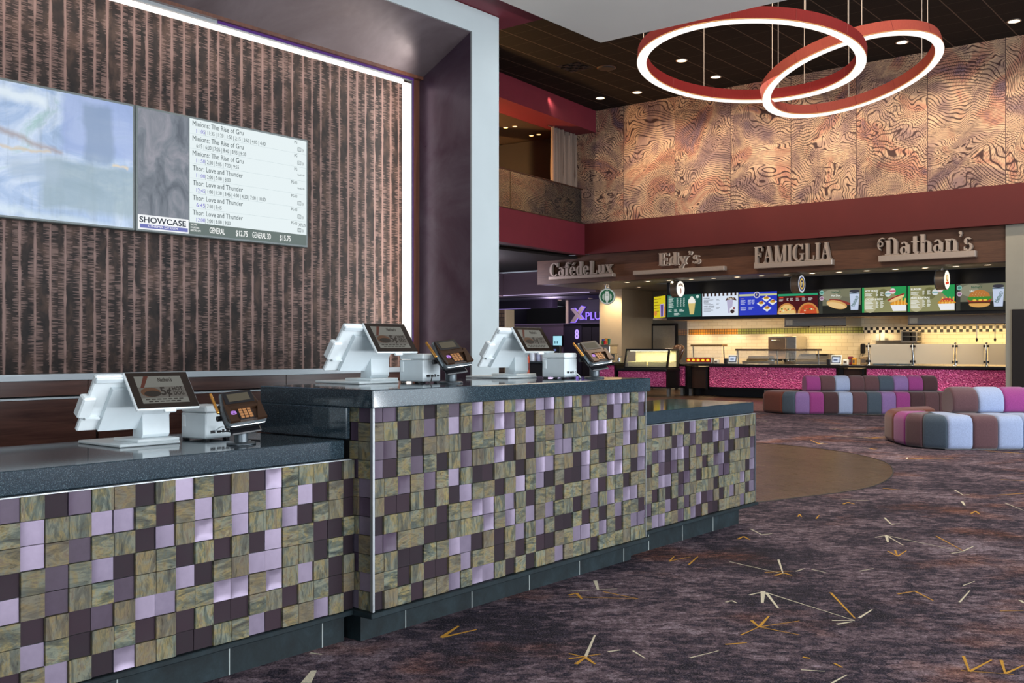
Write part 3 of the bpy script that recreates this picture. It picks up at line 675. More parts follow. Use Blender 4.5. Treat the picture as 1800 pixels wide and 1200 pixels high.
for i, (a, f1, f2, pg) in enumerate(rows):
    yt = H_ - b - rh * i
    text(mb, a, L0 + .02, yt - .040, .030, fr, 2 * pz, .0004, dk, sx=.82)
    xx = L0 + .045
    if f1: text(mb, f1, xx, yt - .078, .023, fr, 2 * pz, .0004, vi, w=.058); xx += .06
    text(mb, f2.strip() if not f1 else f2, xx, yt - .078, .023, fr, 2 * pz, .0004, dk, sx=.74)
    text(mb, pg, W - .09, yt - .026, .019, fr, 2 * pz, .0004, dk, sx=.7, right=True)
    if i not in (2, 3):
        bx = W - .085
        mb.rect(bx, yt - .072, bx + .028, yt - .047, fr, 2 * pz, dk); mb.rect(bx + .003, yt - .069, bx + .025, yt - .050, fr, 3 * pz, mi('e9f4f6', .95)); text(mb, 'CC', bx + .006, yt - .065, .011, fr, 4 * pz, .0003, dk, w=.016)
        text(mb, '))', bx + .034, yt - .068, .016, fr, 3 * pz, .0003, dk)
    else: text(mb, 'RealD 3D', W - .085, yt - .055, .010, fr, 2 * pz, .0003, dk)
    if i: mb.rect(L0, yt - .001, W - b, yt, fr, 2 * pz, ln)
text(mb, 'XPLUS', W - .078, H_ - b - rh * 6 - .036, .022, fr, 2 * pz, .0004, dk, w=.055, shear=.1)
wt = mi('f6f8f6')
for k, s_ in enumerate(['SHOWS', 'STARTING', 'BEFORE 6PM']): text(mb, s_, L0 + .006, .064 - .017 * k, .011, fr, 2 * pz, .0004, wt, sx=.8)
text(mb, 'GENERAL', L0 + .135, .030, .034, fr, 2 * pz, .0004, wt, w=.105, bold=.01); text(mb, '$12.75', L0 + .32, .030, .034, fr, 2 * pz, .0004, wt, w=.085, bold=.01)
text(mb, 'GENERAL 3D', L0 + .44, .030, .034, fr, 2 * pz, .0004, wt, w=.14, bold=.01); text(mb, '$15.75', L0 + .65, .030, .034, fr, 2 * pz, .0004, wt, w=.085, bold=.01)
loc(mb.build('display', mats, fix=False), t)
t, fr, W, H_ = tv(1.815, 3.036, 1.905, 2.605, 'wall_display', 'wall screen showing a washed out pale blue picture, left of the pair')
def m_haze():
    g = G('screen_pale_picture'); v = g.coord(); x, y, z = g.sep(v)
    dn = g.noise(v, 7, 3, .6); dx = g.math('MULTIPLY', g.math('SUBTRACT', dn, .5), .07); y2 = g.math('ADD', y, dx); z2 = g.math('ADD', z, dx)
    n = g.noise(g.map(v, (1, 1.2, 2.4)), 1.9, 5, .6, 1.2); n2 = g.noise(g.map(v, (1, 5, .8), (2, 2, 2)), 2.4, 5, .65, .4)
    c = g.ramp(n, [(.3, hexc('8ba6c8')), (.45, hexc('a9c1e6')), (.58, hexc('cfdff6')), (.7, hexc('a8c9cc'))])
    c = g.mix(g.mr(n2, .5, .68, 0., .45), c, hexc('7f93a4'))
    def box(y0, y1, z0, z1, e, col, k, slope=0.):
        nonlocal c
        zz = g.math('ADD', z2, g.math('MULTIPLY', g.math('SUBTRACT', y2, y0), slope))
        m = g.math('MULTIPLY', g.math('MULTIPLY', g.mr(y2, y0 - e, y0 + e), g.mr(y2, y1 + e, y1 - e)), g.math('MULTIPLY', g.mr(zz, z0 - e, z0 + e), g.mr(zz, z1 + e, z1 - e)))
        c = g.mix(g.math('MULTIPLY', m, k), c, hexc(col))
    box(2.62, 3.1, 2.28, 2.62, .02, '9aaee0', .75); box(2.74, 2.90, 2.25, 2.56, .015, '7f96b4', .7); box(2.52, 3.1, 1.98, 2.24, .02, '8fa6b0', .75); box(2.20, 2.55, 2.50, 2.56, .02, 'e6f2fb', .9)
    box(2.16, 2.62, 2.36, 2.385, .012, 'a08d86', .7, .22); box(1.95, 2.06, 2.1, 2.34, .02, '86a2bc', .7); box(1.8, 3.1, 1.96, 1.99, .02, 'dcecf4', .7, .06); box(2.3, 2.56, 2.26, 2.275, .006, 'd9c3a0', .7); box(2.9, 3.0, 2.24, 2.252, .005, 'e6d2b0', .8); box(2.35, 2.62, 2.12, 2.22, .03, 'a9bcd0', .7)
    return g.fin((0, 0, 0), .3, 0, .5, c, .66)
mats = [m_haze()]
mb = MB(); mb.rect(b, b, W - b, H_ - b, fr, pz, 0)
loc(mb.build('display', mats, fix=False), t)

# ---------------------------------------------------------------- registers
def pos_register(loc_, label):
    t = thing('cash_register', label, 'register', loc_)
    mb = MB(); mb.box(-.39, -.135, .001, -.07, .13, .013, 0, bev=.003); mb.box(-.26, -.055, .0125, -.075, .13, .026, 0, bev=.003)
    mb.build('base_plate', M['white'], t)
    # S-shaped neck
    fr = Frame((0, -.005, 0), (1, 0, 0), (0, 0, 1))
    mb = MB(); mb.prism([(-.20, .0265), (-.135, .0265), (-.125, .04), (-.128, .12), (-.10, .175), (-.045, .225), (-.05, .25), (-.10, .262), (-.15, .21), (-.18, .15), (-.195, .08)], 0, -.12, fr, 0)
    mb.build('stand_neck', M['white2'], t)
    # customer display: slopes down towards the customer
    def panel(fr, w_, h_, d_): m_ = MB(); m_.box(0, 0, -d_, w_, h_, 0, 0, fr, bev=.004); return m_
    top = Vector((-.045, 0, .293)); bot = Vector((.055, 0, .152)); v = (top - bot).normalized()
    fr = Frame((bot.x, -.135, bot.z), (0, 1, 0), v); h = (top - bot).length
    o = panel(fr, .275, h, .016).build('customer_display', M['white'], t)
    mb = MB(); mb.rect(.004, .004, .271, h - .004, fr, .0006, 0); mb.build('screen_glass', pm('dark_brown_glass', '231a15', .12, .2), o)
    g_ = {}
    mts = [em('8f8f88', .55), em('77736d', .55), em('3c3530', .5), em('6b4c38', .6), em('6e3c30', .5), em('a8a69e', .55)]
    mb = MB(); z1 = .0012
    mb.rect(.034, .026, .236, h - .022, fr, z1, 0); mb.rect(.034, .05, .236, h * .58, fr, z1 + .0003, 1)
    mb.poly([(.045, h * .56), (.06, h * .56), (.095, h - .022), (.075, h - .022)], fr, z1 + .0006, 4)
    mb.disc(.082, h * .44, .042, .022, fr, z1 + .0008, 3); mb.disc(.088, h * .40, .036, .014, fr, z1 + .0010, 2)
    text(mb, 'Nathan\'s', .13, h * .72, .018, fr, z1 + .0006, .0003, 2, w=.062, bold=.02, shear=.1)
    text(mb, '5¢', .125, h * .36, .036, fr, z1 + .0008, .0003, 2, w=.048, bold=.03); text(mb, 'HOT', .18, h * .47, .017, fr, z1 + .0008, .0003, 2, w=.045, bold=.03); text(mb, 'DOG', .18, h * .35, .017, fr, z1 + .0008, .0003, 2, w=.045, bold=.03)
    for k in range(2):
        for j in range(7): mb.rect(.050 + .024 * j + .01 * k, .041 - .010 * k, .068 + .024 * j + .01 * k, .0455 - .010 * k, fr, z1 + .0008, 2) if j < 7 - k else None
    mb.build('screen_picture', mts, o, fix=False)
    mb = MB(); mb.box(.115, -.012, -.012, .165, .004, -.001, 0, fr, bev=.002); mb.build('badge', M['white'], o)
    # staff display, seen from behind
    top = Vector((-.06, 0, .29)); bot = Vector((-.21, 0, .075)); v = (top - bot).normalized()
    fr = Frame((bot.x, -.245, bot.z), (0, 1, 0), v); h = (top - bot).length
    mb = MB(); mb.box(0, 0, 0, .385, h, .020, 0, fr, bev=.005); o = mb.build('staff_display', M['white'], t)
    mb = MB(); mb.prism([(.075, .012), (.36, .012), (.36, h - .06), (.075, h - .05)], .0205, .040, fr, 0); mb.box(.0, h - .028, .0205, .385, h - .004, .03, 0, fr, bev=.004); mb.build('rear_housing', M['white2'], o)
    mb = MB(); mb.box(-.022, .07, -.01, .032, .165, .030, 0, fr, bev=.006); mb.box(.01, .065, .0205, .07, .072, .034, 0, fr); mb.build('card_swipe', M['white'], o)
    mb = MB(); mb.rect(.008, .008, .377, h - .008, fr, -.0008, 0); mb.build('screen_glass', M['blackm'], o)
    mb = MB(); mb.tube([(-.03, .0, .262), (.03, .0, .17)], .006, 0); mb.box(-.10, -.03, .235, -.05, .08, .262, 0); mb.build('hinge', M['white2'], t)
    return t
pos_register((-3.55, 2.205, .866), 'white two-screen register on the low near counter section')
pos_register((-3.50, 3.395, 1.08), 'white two-screen register nearer the camera on the tall counter section')
pos_register((-3.50, 4.515, 1.08), 'white two-screen register farthest from the camera, beside the orange bottle on the tall counter')

def printer(loc_, rz, label):
    t = thing('receipt_printer', label, 'printer', loc_, rz)
    mb = MB(); mb.box(-.075, -.07, .008, .075, .07, .115, 0, bev=.005); mb.build('body', M['white2'], t)
    mb = MB(); mb.box(-.0755, -.0705, .1175, .0755, .0705, .145, 0, bev=.006); mb.build('lid', M['white'], t)
    mb = MB(); mb.box(-.064, -.0735, .055, -.045, -.0702, .105, 0, bev=.002); mb.build('lid_latch', M['white'], t)
    mb = MB()
    for a, b_, c_, d_ in ((-.045, -.02, .030, .042), (-.01, .01, .030, .040), (.018, .03, .030, .044), (.04, .055, .032, .040)): mb.box(.0752, a, c_, .077, b_, d_)
    mb.build('port', M['blackm'], t)
    for x in (-.06, .06):
        for y in (-.055, .055):
            mb = MB(); mb.box(x - .01, y - .01, .0005, x + .01, y + .01, .0079); mb.build('foot', M['blackm'], t)
    return t
p1 = printer((-3.70, 2.51, .866), R(8), 'white receipt printer with cables on the low near counter')
p2 = printer((-3.51, 3.612, 1.08), R(6), 'white receipt printer behind the card reader of the middle register')
p3 = printer((-3.415, 4.655, 1.08), R(6), 'white receipt printer beside the farthest register')
def cable(name, pts, r, m_, label, cat='cable'):
    q = []
    P_ = [Vector(p) for p in pts]
    for i in range(len(P_) - 1):
        p0, p1, p2, p3 = P_[max(i - 1, 0)], P_[i], P_[i + 1], P_[min(i + 2, len(P_) - 1)]
        for k in range(6):
            u = k / 6; q.append(.5 * ((2 * p1) + (-p0 + p2) * u + (2 * p0 - 5 * p1 + 4 * p2 - p3) * u * u + (-p0 + 3 * p1 - 3 * p2 + p3) * u ** 3))
    q.append(P_[-1]); mb = MB(); mb.tube(q, r, 0, 6); return tag(mb.build(name, m_), label, cat)
cable('cable', [(-3.626, 2.50, .901), (-3.57, 2.50, .925), (-3.52, 2.53, .90), (-3.49, 2.51, .869), (-3.46, 2.56, .8685)], .0028, M['white'], 'white cable curling out of the near receipt printer')
cable('cable', [(-3.626, 2.53, .901), (-3.56, 2.54, .90), (-3.51, 2.55, .875), (-3.45, 2.60, .8685)], .0028, M['blackm'], 'black cable running from the near receipt printer to the card reader')
cable('cable', [(-3.432, 3.615, 1.115), (-3.415, 3.60, 1.12), (-3.405, 3.58, 1.09), (-3.39, 3.55, 1.0835)], .0028, M['blackm'], 'black cable at the back of the middle receipt printer')
cable('cable', [(-3.33, 4.675, 1.12), (-3.30, 4.68, 1.10), (-3.27, 4.66, 1.084)], .0035, M['white'], 'white cable behind the farthest receipt printer')

def reader(loc_, rz, label):
    t = thing('card_reader', label, 'card reader', loc_, rz)
    mb = MB(); mb.lathe([(.058, .001), (.058, .006), (.054, .009), (.028, .010)], (0, 0, 0), 0, 28); mb.lathe([(.0275, .009), (.0275, .105), (.024, .112)], (0, 0, 0), 0, 24); mb.build('pole', pm('gunmetal', '4a5156', .35, .5), t)
    # terminal tilted towards the customer (+X)
    bot = Vector((.078, 0, .098)); top = Vector((-.065, 0, .215)); v = (top - bot).normalized()
    fr = Frame((bot.x, -.082, bot.z - .008), (0, 1, .10), v); fr.u = fr.u * 1.57; L = (top - bot).length
    mb = MB(); mb.box(.0, .01, -.05, .105, L * .8, -.03, 0, fr, bev=.006); mb.box(.012, -.01, -.062, .093, .06, -.052, 0, fr, bev=.004); mb.tube([fr(-.008, .09, -.055), fr(.113, .09, -.055)], .011, 0, 10); mb.build('tilt_bracket', M['blackm'], t)
    mb = MB(); mb.prism([(.004, .004), (.101, .004), (.107, .02), (.105, .10), (.094, L), (.011, L), (0, .10), (-.002, .02)], -.027, -.012, fr, 0); mb.build('lower_shell', pm('silver_plastic', '8b959b', .25, .6), t)
    mb = MB(); mb.prism([(.008, .012), (.097, .012), (.101, .03), (.099, .10), (.089, L - .006), (.016, L - .006), (.006, .10), (.004, .03)], -.0118, .0, fr, 0)
    mb.prism([(.004, .0), (.030, .0), (.012, .095), (.004, .095)], .0003, .012, fr, 0); mb.prism([(.101, .0), (.075, .0), (.093, .095), (.101, .095)], .0003, .012, fr, 0); mb.prism([(.018, .068), (.087, .068), (.093, .083), (.012, .083)], .0003, .012, fr, 0)
    mb.build('shell', M['bronze'], t)
    mb = MB(); mb.rect(.014, L - .078, .091, L - .010, fr, .0016, 0); mb.rect(.024, L - .066, .081, L - .022, fr, .0022, 1); mb.build('screen', [M['blackm'], em('77705f', .5)], t, fix=False)
    mb = MB(); mb.box(.033, .012, .0002, .072, .078, .003, 0, fr); 
    for i in range(4):
        for j in range(3): mb.box(.0365 + .0115 * j, .018 + .0145 * i, .0031, .0455 + .0115 * j, .0275 + .0145 * i, .0062, 1, fr)
    mb.build('keypad', [M['blackm'], pm('bronze_keys', 'b07a4c', .4)], t)
    mb = MB(); text(mb, '8', .012, .035, .02, fr, .0122, .0006, 0, w=.016, bold=.03); mb.build('emblem', pm('lilac_mark', 'b27bd0', .5), t)
    mb = MB(); f2 = Frame(fr(-.012, .07, -.012), fr.v, fr.n); mb.box(0, 0, -.006, .115, .012, .004, 0, f2, bev=.002); mb.build('stylus', M['gold'], t)
    mb = MB(); mb.box(.006, -.004, -.024, .099, .003, -.014, 0, fr, bev=.002); mb.build('card_slot', M['chrome'], t)
    return t
reader((-3.39, 2.462, .866), R(-14), 'bronze and black card reader on a grey pole on the low near counter')
reader((-3.345, 3.66, 1.08), R(-12), 'bronze and black card reader in the middle, between the two registers on the tall counter')
reader((-3.28, 4.81, 1.08), R(-14), 'bronze and black card reader at the far end of the tall counter')
# orange bottle
t = thing('bottle', 'orange red drink bottle standing behind the farthest register', 'bottle', (-3.70, 4.70, 1.08))
mb = MB(); mb.lathe([(.024, .001), (.026, .01), (.026, .04), (.024, .06), (.026, .08), (.026, .115), (.02, .135), (.011, .148), (.011, .158)], (0, 0, 0), 0, 20); mb.build('body', pm('orange_bottle', 'c8451a', .15, .1), t)
mb = MB(); mb.lathe([(.0125, .1585), (.0125, .172)], (0, 0, 0), 0, 16); mb.build('cap', pm('red_cap', '8c1a14', .4), t)
mb = MB(); mb.lathe([(.0266, .045), (.0266, .085)], (0, 0, 0), 0, 20); mb.build('label', pm('dark_label', '6b1712', .5), t)

# ---------------------------------------------------------------- serif sign letters
def glyph(ch):
    """returns width and list of polygons (unit cap height)"""
    P = []; T, h = .20, .06
    def Rr(a, b, c, d): P.append([(a, b), (c, b), (c, d), (a, d)])
    def D(x0, y0, x1, y1, w): P.append([(x0, y0), (x0 + w, y0), (x1 + w, y1), (x1, y1)])
    def A(cx, cy, rx, ry, a0, a1, tk=T, th=h, n=16):
        for i in range(n):
            u, v = R(a0 + (a1 - a0) * i / n), R(a0 + (a1 - a0) * (i + 1) / n)
            P.append([(cx + rx * math.cos(u), cy + ry * math.sin(u)), (cx + rx * math.cos(v), cy + ry * math.sin(v)), (cx + (rx - tk) * math.cos(v), cy + (ry - th) * math.sin(v)), (cx + (rx - tk) * math.cos(u), cy + (ry - th) * math.sin(u))])
    def stem(x, y0=0., y1=1., s=.06, top=True, bot=True):
        Rr(x, y0, x + T, y1)
        if bot: Rr(x - s, y0, x + T + s, y0 + .055)
        if top: Rr(x - s, y1 - .055, x + T * .9, y1)
    X = .66
    if ch == 'C': A(.42, .5, .42, .52, 45, 315); Rr(.66, .68, .74, 1.0); w = .78
    elif ch == 'a': A(.21, .2, .21, .22, 0, 360, .14); A(.22, .46, .2, .21, 0, 150, .13); stem(.3, 0, .5, .0, False); w = .56
    elif ch == 'f': stem(.08, 0, .8, .06, False); A(.30, .80, .22, .21, 20, 180, .15); Rr(0, .6, .4, .66); w = .42
    elif ch in 'eé':
        A(.27, .33, .27, .35, 0, 330, .15); Rr(.08, .33, .5, .39)
        if ch == 'é': D(.2, .76, .36, .96, .1)
        w = .58
    elif ch == 'd': A(.24, .33, .24, .35, 60, 300, .15); stem(.3, 0, 1.0, .05); w = .56
    elif ch == 'L': stem(.06); Rr(.06, 0, .66, .06); Rr(.59, 0, .66, .28); w = .70
    elif ch == 'u': stem(.04, .1, X, .04, True, False); A(.23, .19, .19, .21, 180, 350, .14); stem(.36, 0, X, .04); w = .62
    elif ch == 'x': D(.02, X, .34, 0, .19); D(.06, 0, .42, X, .06); Rr(-.02, 0, .22, .05); Rr(.28, 0, .6, .05); Rr(-.02, X - .05, .26, X); Rr(.34, X - .05, .56, X); w = .6
    elif ch == 'E': stem(.06); Rr(.06, 0, .64, .06); Rr(.57, 0, .64, .26); Rr(.06, .94, .62, 1); Rr(.55, .76, .62, 1); Rr(.2, .48, .45, .54); Rr(.4, .38, .46, .64); w = .68
    elif ch == 'y': D(.04, X, .28, .02, .18); D(.1, -.3, .48, X, .06); Rr(-.03, X - .05, .26, X); Rr(.38, X - .05, .62, X); A(.1, -.22, .1, .09, 0, 360, .09, .08); w = .6
    elif ch == "'": A(.08, .95, .08, .08, 0, 360, .08, .08); D(.02, .74, .1, .92, .07); w = .2
    elif ch == 's': A(.22, .49, .19, .19, 30, 265, .13); A(.23, .19, .21, .21, -150, 90, .14); Rr(.02, .02, .08, .2); w = .48
    elif ch == 'F': stem(.06); Rr(.06, .94, .62, 1); Rr(.55, .72, .62, 1); Rr(.2, .46, .45, .53); Rr(.4, .36, .46, .63); w = .66
    elif ch == 'A': D(.08, 0, .32, 1, .07); D(.50, 0, .28, 1, .20); Rr(.16, .3, .6, .36); Rr(0, 0, .26, .055); Rr(.42, 0, .80, .055); w = .80
    elif ch == 'M': stem(.06, 0, 1, .05); stem(.66, 0, 1, .05, False); Rr(.66, .945, .9, 1); D(.36, 0, .06, 1, .17); D(.42, 0, .7, 1, .06); w = .94
    elif ch == 'I': stem(.08); Rr(.2, .945, .31, 1); w = .36
    elif ch == 'G': A(.42, .5, .42, .52, 45, 325); Rr(.66, .68, .74, 1.0); Rr(.6, .05, .77, .44); Rr(.5, .38, .84, .44); w = .86
    elif ch == 'N': A(-.12, .62, .14, .16, 0, 360, .06, .06); A(-.02, .6, .26, .36, 60, 250, .07, .06); stem(.2, 0, .8, .08, True); A(.45, .68, .3, .26, 0, 130, .17, .08); stem(.58, 0, .7, .08, False); w = .88
    elif ch == 't': stem(.1, .08, .92, .0, False, False); Rr(0, .6, .4, .66); A(.27, .18, .17, .2, 180, 330, .16); w = .4
    elif ch == 'h': stem(.06, 0, 1, .05); A(.34, .42, .24, .25, 0, 150, .16); stem(.41, 0, .45, .05, False); w = .66
    elif ch == 'n': stem(.06, 0, X, .05); A(.34, .42, .24, .25, 0, 150, .16); stem(.41, 0, .45, .05, False); w = .66
    else: w = .25
    return w, P
def sign_letters(t, s_, fr, W_, H_, back, sp=.05):
    tot = 0; G_ = []
    for ch in s_: w_, P_ = glyph(ch); G_.append((tot, P_)); tot += w_ + sp
    k = W_ / (tot - sp)
    for x, P_ in G_:
        mb = MB()
        for ip, pl in enumerate(P_):
            q = [((x + a) * k, b * H_) for a, b in pl]
            area = sum(q[i][0] * q[(i + 1) % len(q)][1] - q[(i + 1) % len(q)][0] * q[i][1] for i in range(len(q)))
            if area < 0: q = q[::-1]
            mb.prism(q, .05, .15 - .0006 * (ip % 9), fr, 0); mb.prism(q, .001, .0495, fr, 1)
        loc(mb.build('letter', [M['letter'], back]), t)
YF = 22.5
b = MB(); b.box(-17.28, YF, 3.045, -5.13, 22.8, 3.784); b.box(-17.28, YF, 3.785, -15.6, 22.8, 3.80)
struct(b.build('trim_9', M['signwood']))
for s_, pl, pr, ptop, pbl, bar, label in [
    ('CafédeLux', 971, 1081, (462,), 484, (970, 1083, 492.5, 485.5, 6.5), 'raised metal letters reading Café de Lux on a bar, leftmost on the brown sign board'),
    ("Edy's", 1162, 1234, (441,), 466, (1118, 1278, 484, 475, 8), "raised metal letters reading Edy's above a wide bar on the brown sign board"),
    ('FAMIGLIA', 1330, 1466, (432,), 461, (1330, 1467, 473, 465, 9), 'raised metal letters reading FAMIGLIA on a bar on the brown sign board'),
    ("Nathan's", 1555, 1714, (421,), 448, (1548, 1718, 461, 453, 10), "raised ornate metal letters reading Nathan's on a bar, rightmost on the brown sign board")]:
    A = atY(pl, pbl, YF - .01); B_ = atY(pr, pbl, YF - .01); top = atY(pl, ptop[0], YF)
    b0 = atY(bar[0], bar[2], YF); b1 = atY(bar[1], bar[3], YF); bh = bar[4] / 1771.2 * 24.5
    t = thing('wall_sign', label, 'sign', ((b0.x + b1.x) / 2, YF - .05, b0.z))
    mb = MB(); mb.box(b0.x, YF - .16, b0.z, b1.x, YF - .001, b0.z + bh, 0, bev=.01); loc(mb.build('bar', M['letter']), t)
    fr = FY(YF, A.x, b0.z + bh + .005); hh = {'CafédeLux': .36, "Edy's": .31, 'FAMIGLIA': .39, "Nathan's": .40}[s_]
    fr = FY(YF, A.x, b0.z + bh + (.005 if s_ != "Edy's" else .10))
    sign_letters(t, s_, fr, B_.x - A.x, hh, em('ffe9d6', .45) if s_ == "Edy's" else M['bronze'], {'FAMIGLIA': .03, "Edy's": .07}.get(s_, .02))
    
# soffit behind the sign board, menu header, lower soffit
wall('ceiling_food_court', -17.28, 22.801, 3.045, -5.13, 24.0, 3.10, m='greyw')
wall('wall_header', -13.985, 24.0, 2.02, -5.13, 24.3, 3.044, m='black')
wall('ceiling_kitchen', -14.6, 24.301, 2.05, -5.13, 26.0, 2.10, m='beige')
wall('ceiling_kitchen_left', -17.28, 24.0, 3.045, -14.36, 27.4, 3.10, m='greyw')
b = MB(); b.box(-14.473, 26.0, 0, -5.0, 26.1, 3.0, 0); struct(b.build('wall_kitchen', M['ktile']))
b = MB(); b.box(-14.42, 25.985, 1.655, -12.87, 25.999, 1.815, 0); struct(b.build('trim_10', M['orange']))
b = MB(); b.box(-12.865, 25.985, 1.655, -9.33, 25.999, 1.815, 0); struct(b.build('trim_11', M['green']))
b = MB(); b.box(-9.325, 25.985, 1.655, -5.1, 25.999, 1.805, 0); struct(b.build('trim_12', M['chk']))

# ---------------------------------------------------------------- food court counter run
def simple(name, label, cat, parts, group=None, base=None):
    """parts: list of (part name, material(s), builder) sharing one Empty"""
    t = thing(name, label, cat, base or (0, 0, 0), 0, group)
    for pn, mt, fn in parts:
        mb = MB(); fn(mb); o = mb.build(pn, mt)
        if base: loc(o, t)
        else: o.parent = t
    return t
YC = 23.5; TZ = .86
def pink_counter(x0, x1, y, top, label, depth=.7, name='serving_counter'):
    t = thing(name, label, 'counter', ((x0 + x1) / 2, y + depth / 2, 0))
    mb = MB(); mb.box(x0, y + .05, .22, x1, y + depth, top - .062); loc(mb.build('cabinet', M['black']), t)
    mb = MB(); mb.box(x0 + .03, y, .26, x1 - .03, y + .045, top - .075, 0, bev=.004); loc(mb.build('front_panel', M['pink']), t)
    if y != YC: mb = MB(); mb.box(x0 - .02, y - .03, top - .061, x1 + .02, y + depth, top, 0, bev=.005); loc(mb.build('top', M['black']), t)
    for k in range(2):
        x = x0 + (x1 - x0) * (.42 if k == 0 else .9)
        mb = MB(); mb.box(x - .04, y + .35, .0, x + .04, y + .43, .219); loc(mb.build('leg', M['steel']), t)
    return t
XA = lambda px: atY(px, 640, YC).x
pink_counter(XA(1174), XA(1205), YC, TZ, 'short pink fronted serving counter beside the glass ice cream case')
pink_counter(XA(1245), XA(1471), YC, TZ, 'long pink fronted serving counter in the middle of the food court')
pink_counter(XA(1521), -5.14, YC, TZ, 'long pink fronted serving counter at the right under the frosted screens')
xq = atY(1052, 640, 22.6).x; pink_counter(xq, atY(1080, 640, 22.6).x, 22.6, .87, 'narrow pink fronted counter under the coffee machine, farthest left')
pink_counter(atY(1082, 650, 22.7).x + .06, atY(1171, 650, 22.7).x, 22.7, .73, 'low pink fronted counter under the glass ice cream case')
t = thing('worktop', 'long black worktop running over the pink serving counters', 'worktop', (-9.4, YC + .35, TZ)); mb = MB(); mb.box(XA(1172), YC - .05, TZ - .06, -5.135, YC + .75, TZ, 0, bev=.006); loc(mb.build('slab', M['black']), t)
for a, b_, lb in ((1205, 1245, 'dark brown recessed door panel between the short and the long pink counters'), (1471, 1521, 'dark brown recessed door panel between the middle and right pink counters')):
    simple('counter_gate', lb, 'gate', [('frame', M['black'], lambda mb, a=a, b_=b_: (mb.box(XA(a) + .03, YC + .02, .2, XA(a) + .14, YC + .2, .79), mb.box(XA(b_) - .08, YC + .02, .2, XA(b_) - .03, YC + .2, .79))),
        ('panel', m_wood('dark_brown_panel', '2e1b14', '3d261c', 1, .4, 'z'), lambda mb, a=a, b_=b_: mb.box(XA(a) + .14, YC + .1, .22, XA(b_) - .08, YC + .14, .78))], base=((XA(a) + XA(b_)) / 2, YC + .1, 0))
b = MB(); b.box(-13.6, 24.24, 0, -5.14, 24.3, .25); struct(b.build('baseboard_food_court', M['black']))
# glass ice cream case
cx0, cx1 = atY(1097, 645, 22.78).x, atY(1181, 645, 22.78).x - .12
def case():
    t = thing('display_case', 'glass fronted ice cream display case with a black frame and pale yellow trays', 'display case', ((cx0 + cx1) / 2, 23.0, .73))
    mb = MB(); mb.box(cx0, 22.75, .731, cx1, 23.38, .77, 0); mb.box(cx0, 22.86, 1.2, cx1, 23.38, 1.245)
    for x in (cx0, cx1 - .04): mb.prism([(22.75, .771), (22.81, .771), (22.92, 1.199), (22.86, 1.199)], x, x + .04, Frame((0, 0, 0), (0, 1, 0)), 0)
    mb.box(cx0, 23.34, .771, cx1, 23.38, 1.199); loc(mb.build('frame', M['black']), t)
    mb = MB(); fr = Frame((cx0 + .04, 22.775, .772), (1, 0, 0), (0, .108, .437)); mb.box(0, 0, -.006, cx1 - cx0 - .08, .445, 0, 0, fr); loc(mb.build('glass_front', M['glass']), t)
    for a, c_ in ((cx0 + .06, (cx0 + cx1) / 2 - .02), ((cx0 + cx1) / 2 + .02, cx1 - .06)):
        mb = MB(); mb.box(a, 22.86, .772, c_, 23.32, .90); loc(mb.build('tray', pm('cream_tray', 'efe6b4', .5)), t)
    mb = MB(); mb.box(cx0 + .05, 23.28, .91, cx1 - .05, 23.335, 1.19); loc(mb.build('back_panel', pm('case_back', 'c9c19a', .4)), t)
    mb = MB(); mb.box(cx0 + .05, 23.0, 1.18, cx1 - .05, 23.03, 1.198); loc(mb.build('lamp', em('fff2b8', 3.)), t)
    light('case_lamp', 'AREA', ((cx0 + cx1) / 2, 23.05, 1.175), ((cx0 + cx1) / 2, 23.06, 0), 9, (1, .92, .6), shape='RECTANGLE', size=1.3, size_y=.05)
case()
# coffee machine with cups on top
xm = atY(1065, 620, 22.9).x
t = thing('coffee_machine', 'steel espresso machine with coloured cups on top beside the beige column', 'coffee machine', (xm, 22.95, .871))
mb = MB(); mb.box(xm - .22, 22.75, 1.10, xm + .22, 23.15, 1.33, 0, bev=.02); mb.box(xm - .24, 22.72, 1.335, xm + .24, 23.17, 1.36, 0, bev=.008); mb.box(xm - .22, 23.0, .93, xm + .22, 23.15, 1.10); mb.box(xm - .24, 22.72, .872, xm + .24, 23.17, .93, 0, bev=.01); loc(mb.build('body', M['steel']), t)
for dx in (-.1, .1):
    mb = MB(); mb.lathe([(.04, 1.02), (.045, 1.07), (.045, 1.098)], (xm + dx, 22.85, 0), 0, 14); mb.tube([(xm + dx, 22.82, 1.05), (xm + dx, 22.68, 1.03)], .014); loc(mb.build('brew_head', M['chrome']), t)
for k, (dx, dy, dz, hc, hh) in enumerate(((-.12, 0, 0, '3b3f8c', .15), (-.03, .02, 0, 'd99a2c', .17), (.07, 0, 0, '1f6f5f', .16), (-.08, -.08, 0, '1c7a34', .09), (.0, -.09, 0, 'c8202c', .1))):
    mb = MB(); mb.lathe([(.03, 1.361), (.042, 1.361 + hh)], (xm + dx, 22.95 + dy, 0), 0, 14)
    tag(mb.build('cup', pm('cup_' + hc, hc, .4)), {0: 'tall blue cup', 1: 'tall yellow cup', 2: 'tall teal cup', 3: 'short green cup', 4: 'short red cup'}[k] + ' on top of the espresso machine', 'cup')
xk = atY(1083, 630, 22.9).x + .1
simple('pitcher_rack', 'small steel rack of pitchers between coffee machine and glass case', 'rack', [('stand', M['steel'], lambda mb: (mb.box(xk - .12, 22.8, .872, xk + .1, 23.0, .89), mb.tube([(xk - .1, 22.9, .89), (xk - .1, 22.9, 1.1), (xk + .1, 22.9, 1.02)], .012))),
    ('pitcher', M['chrome'], lambda mb: mb.lathe([(.05, .891), (.055, .95), (.04, 1.0), (.045, 1.02)], (xk, 22.9, 0), 0, 14))], base=(xk, 22.9, .871))
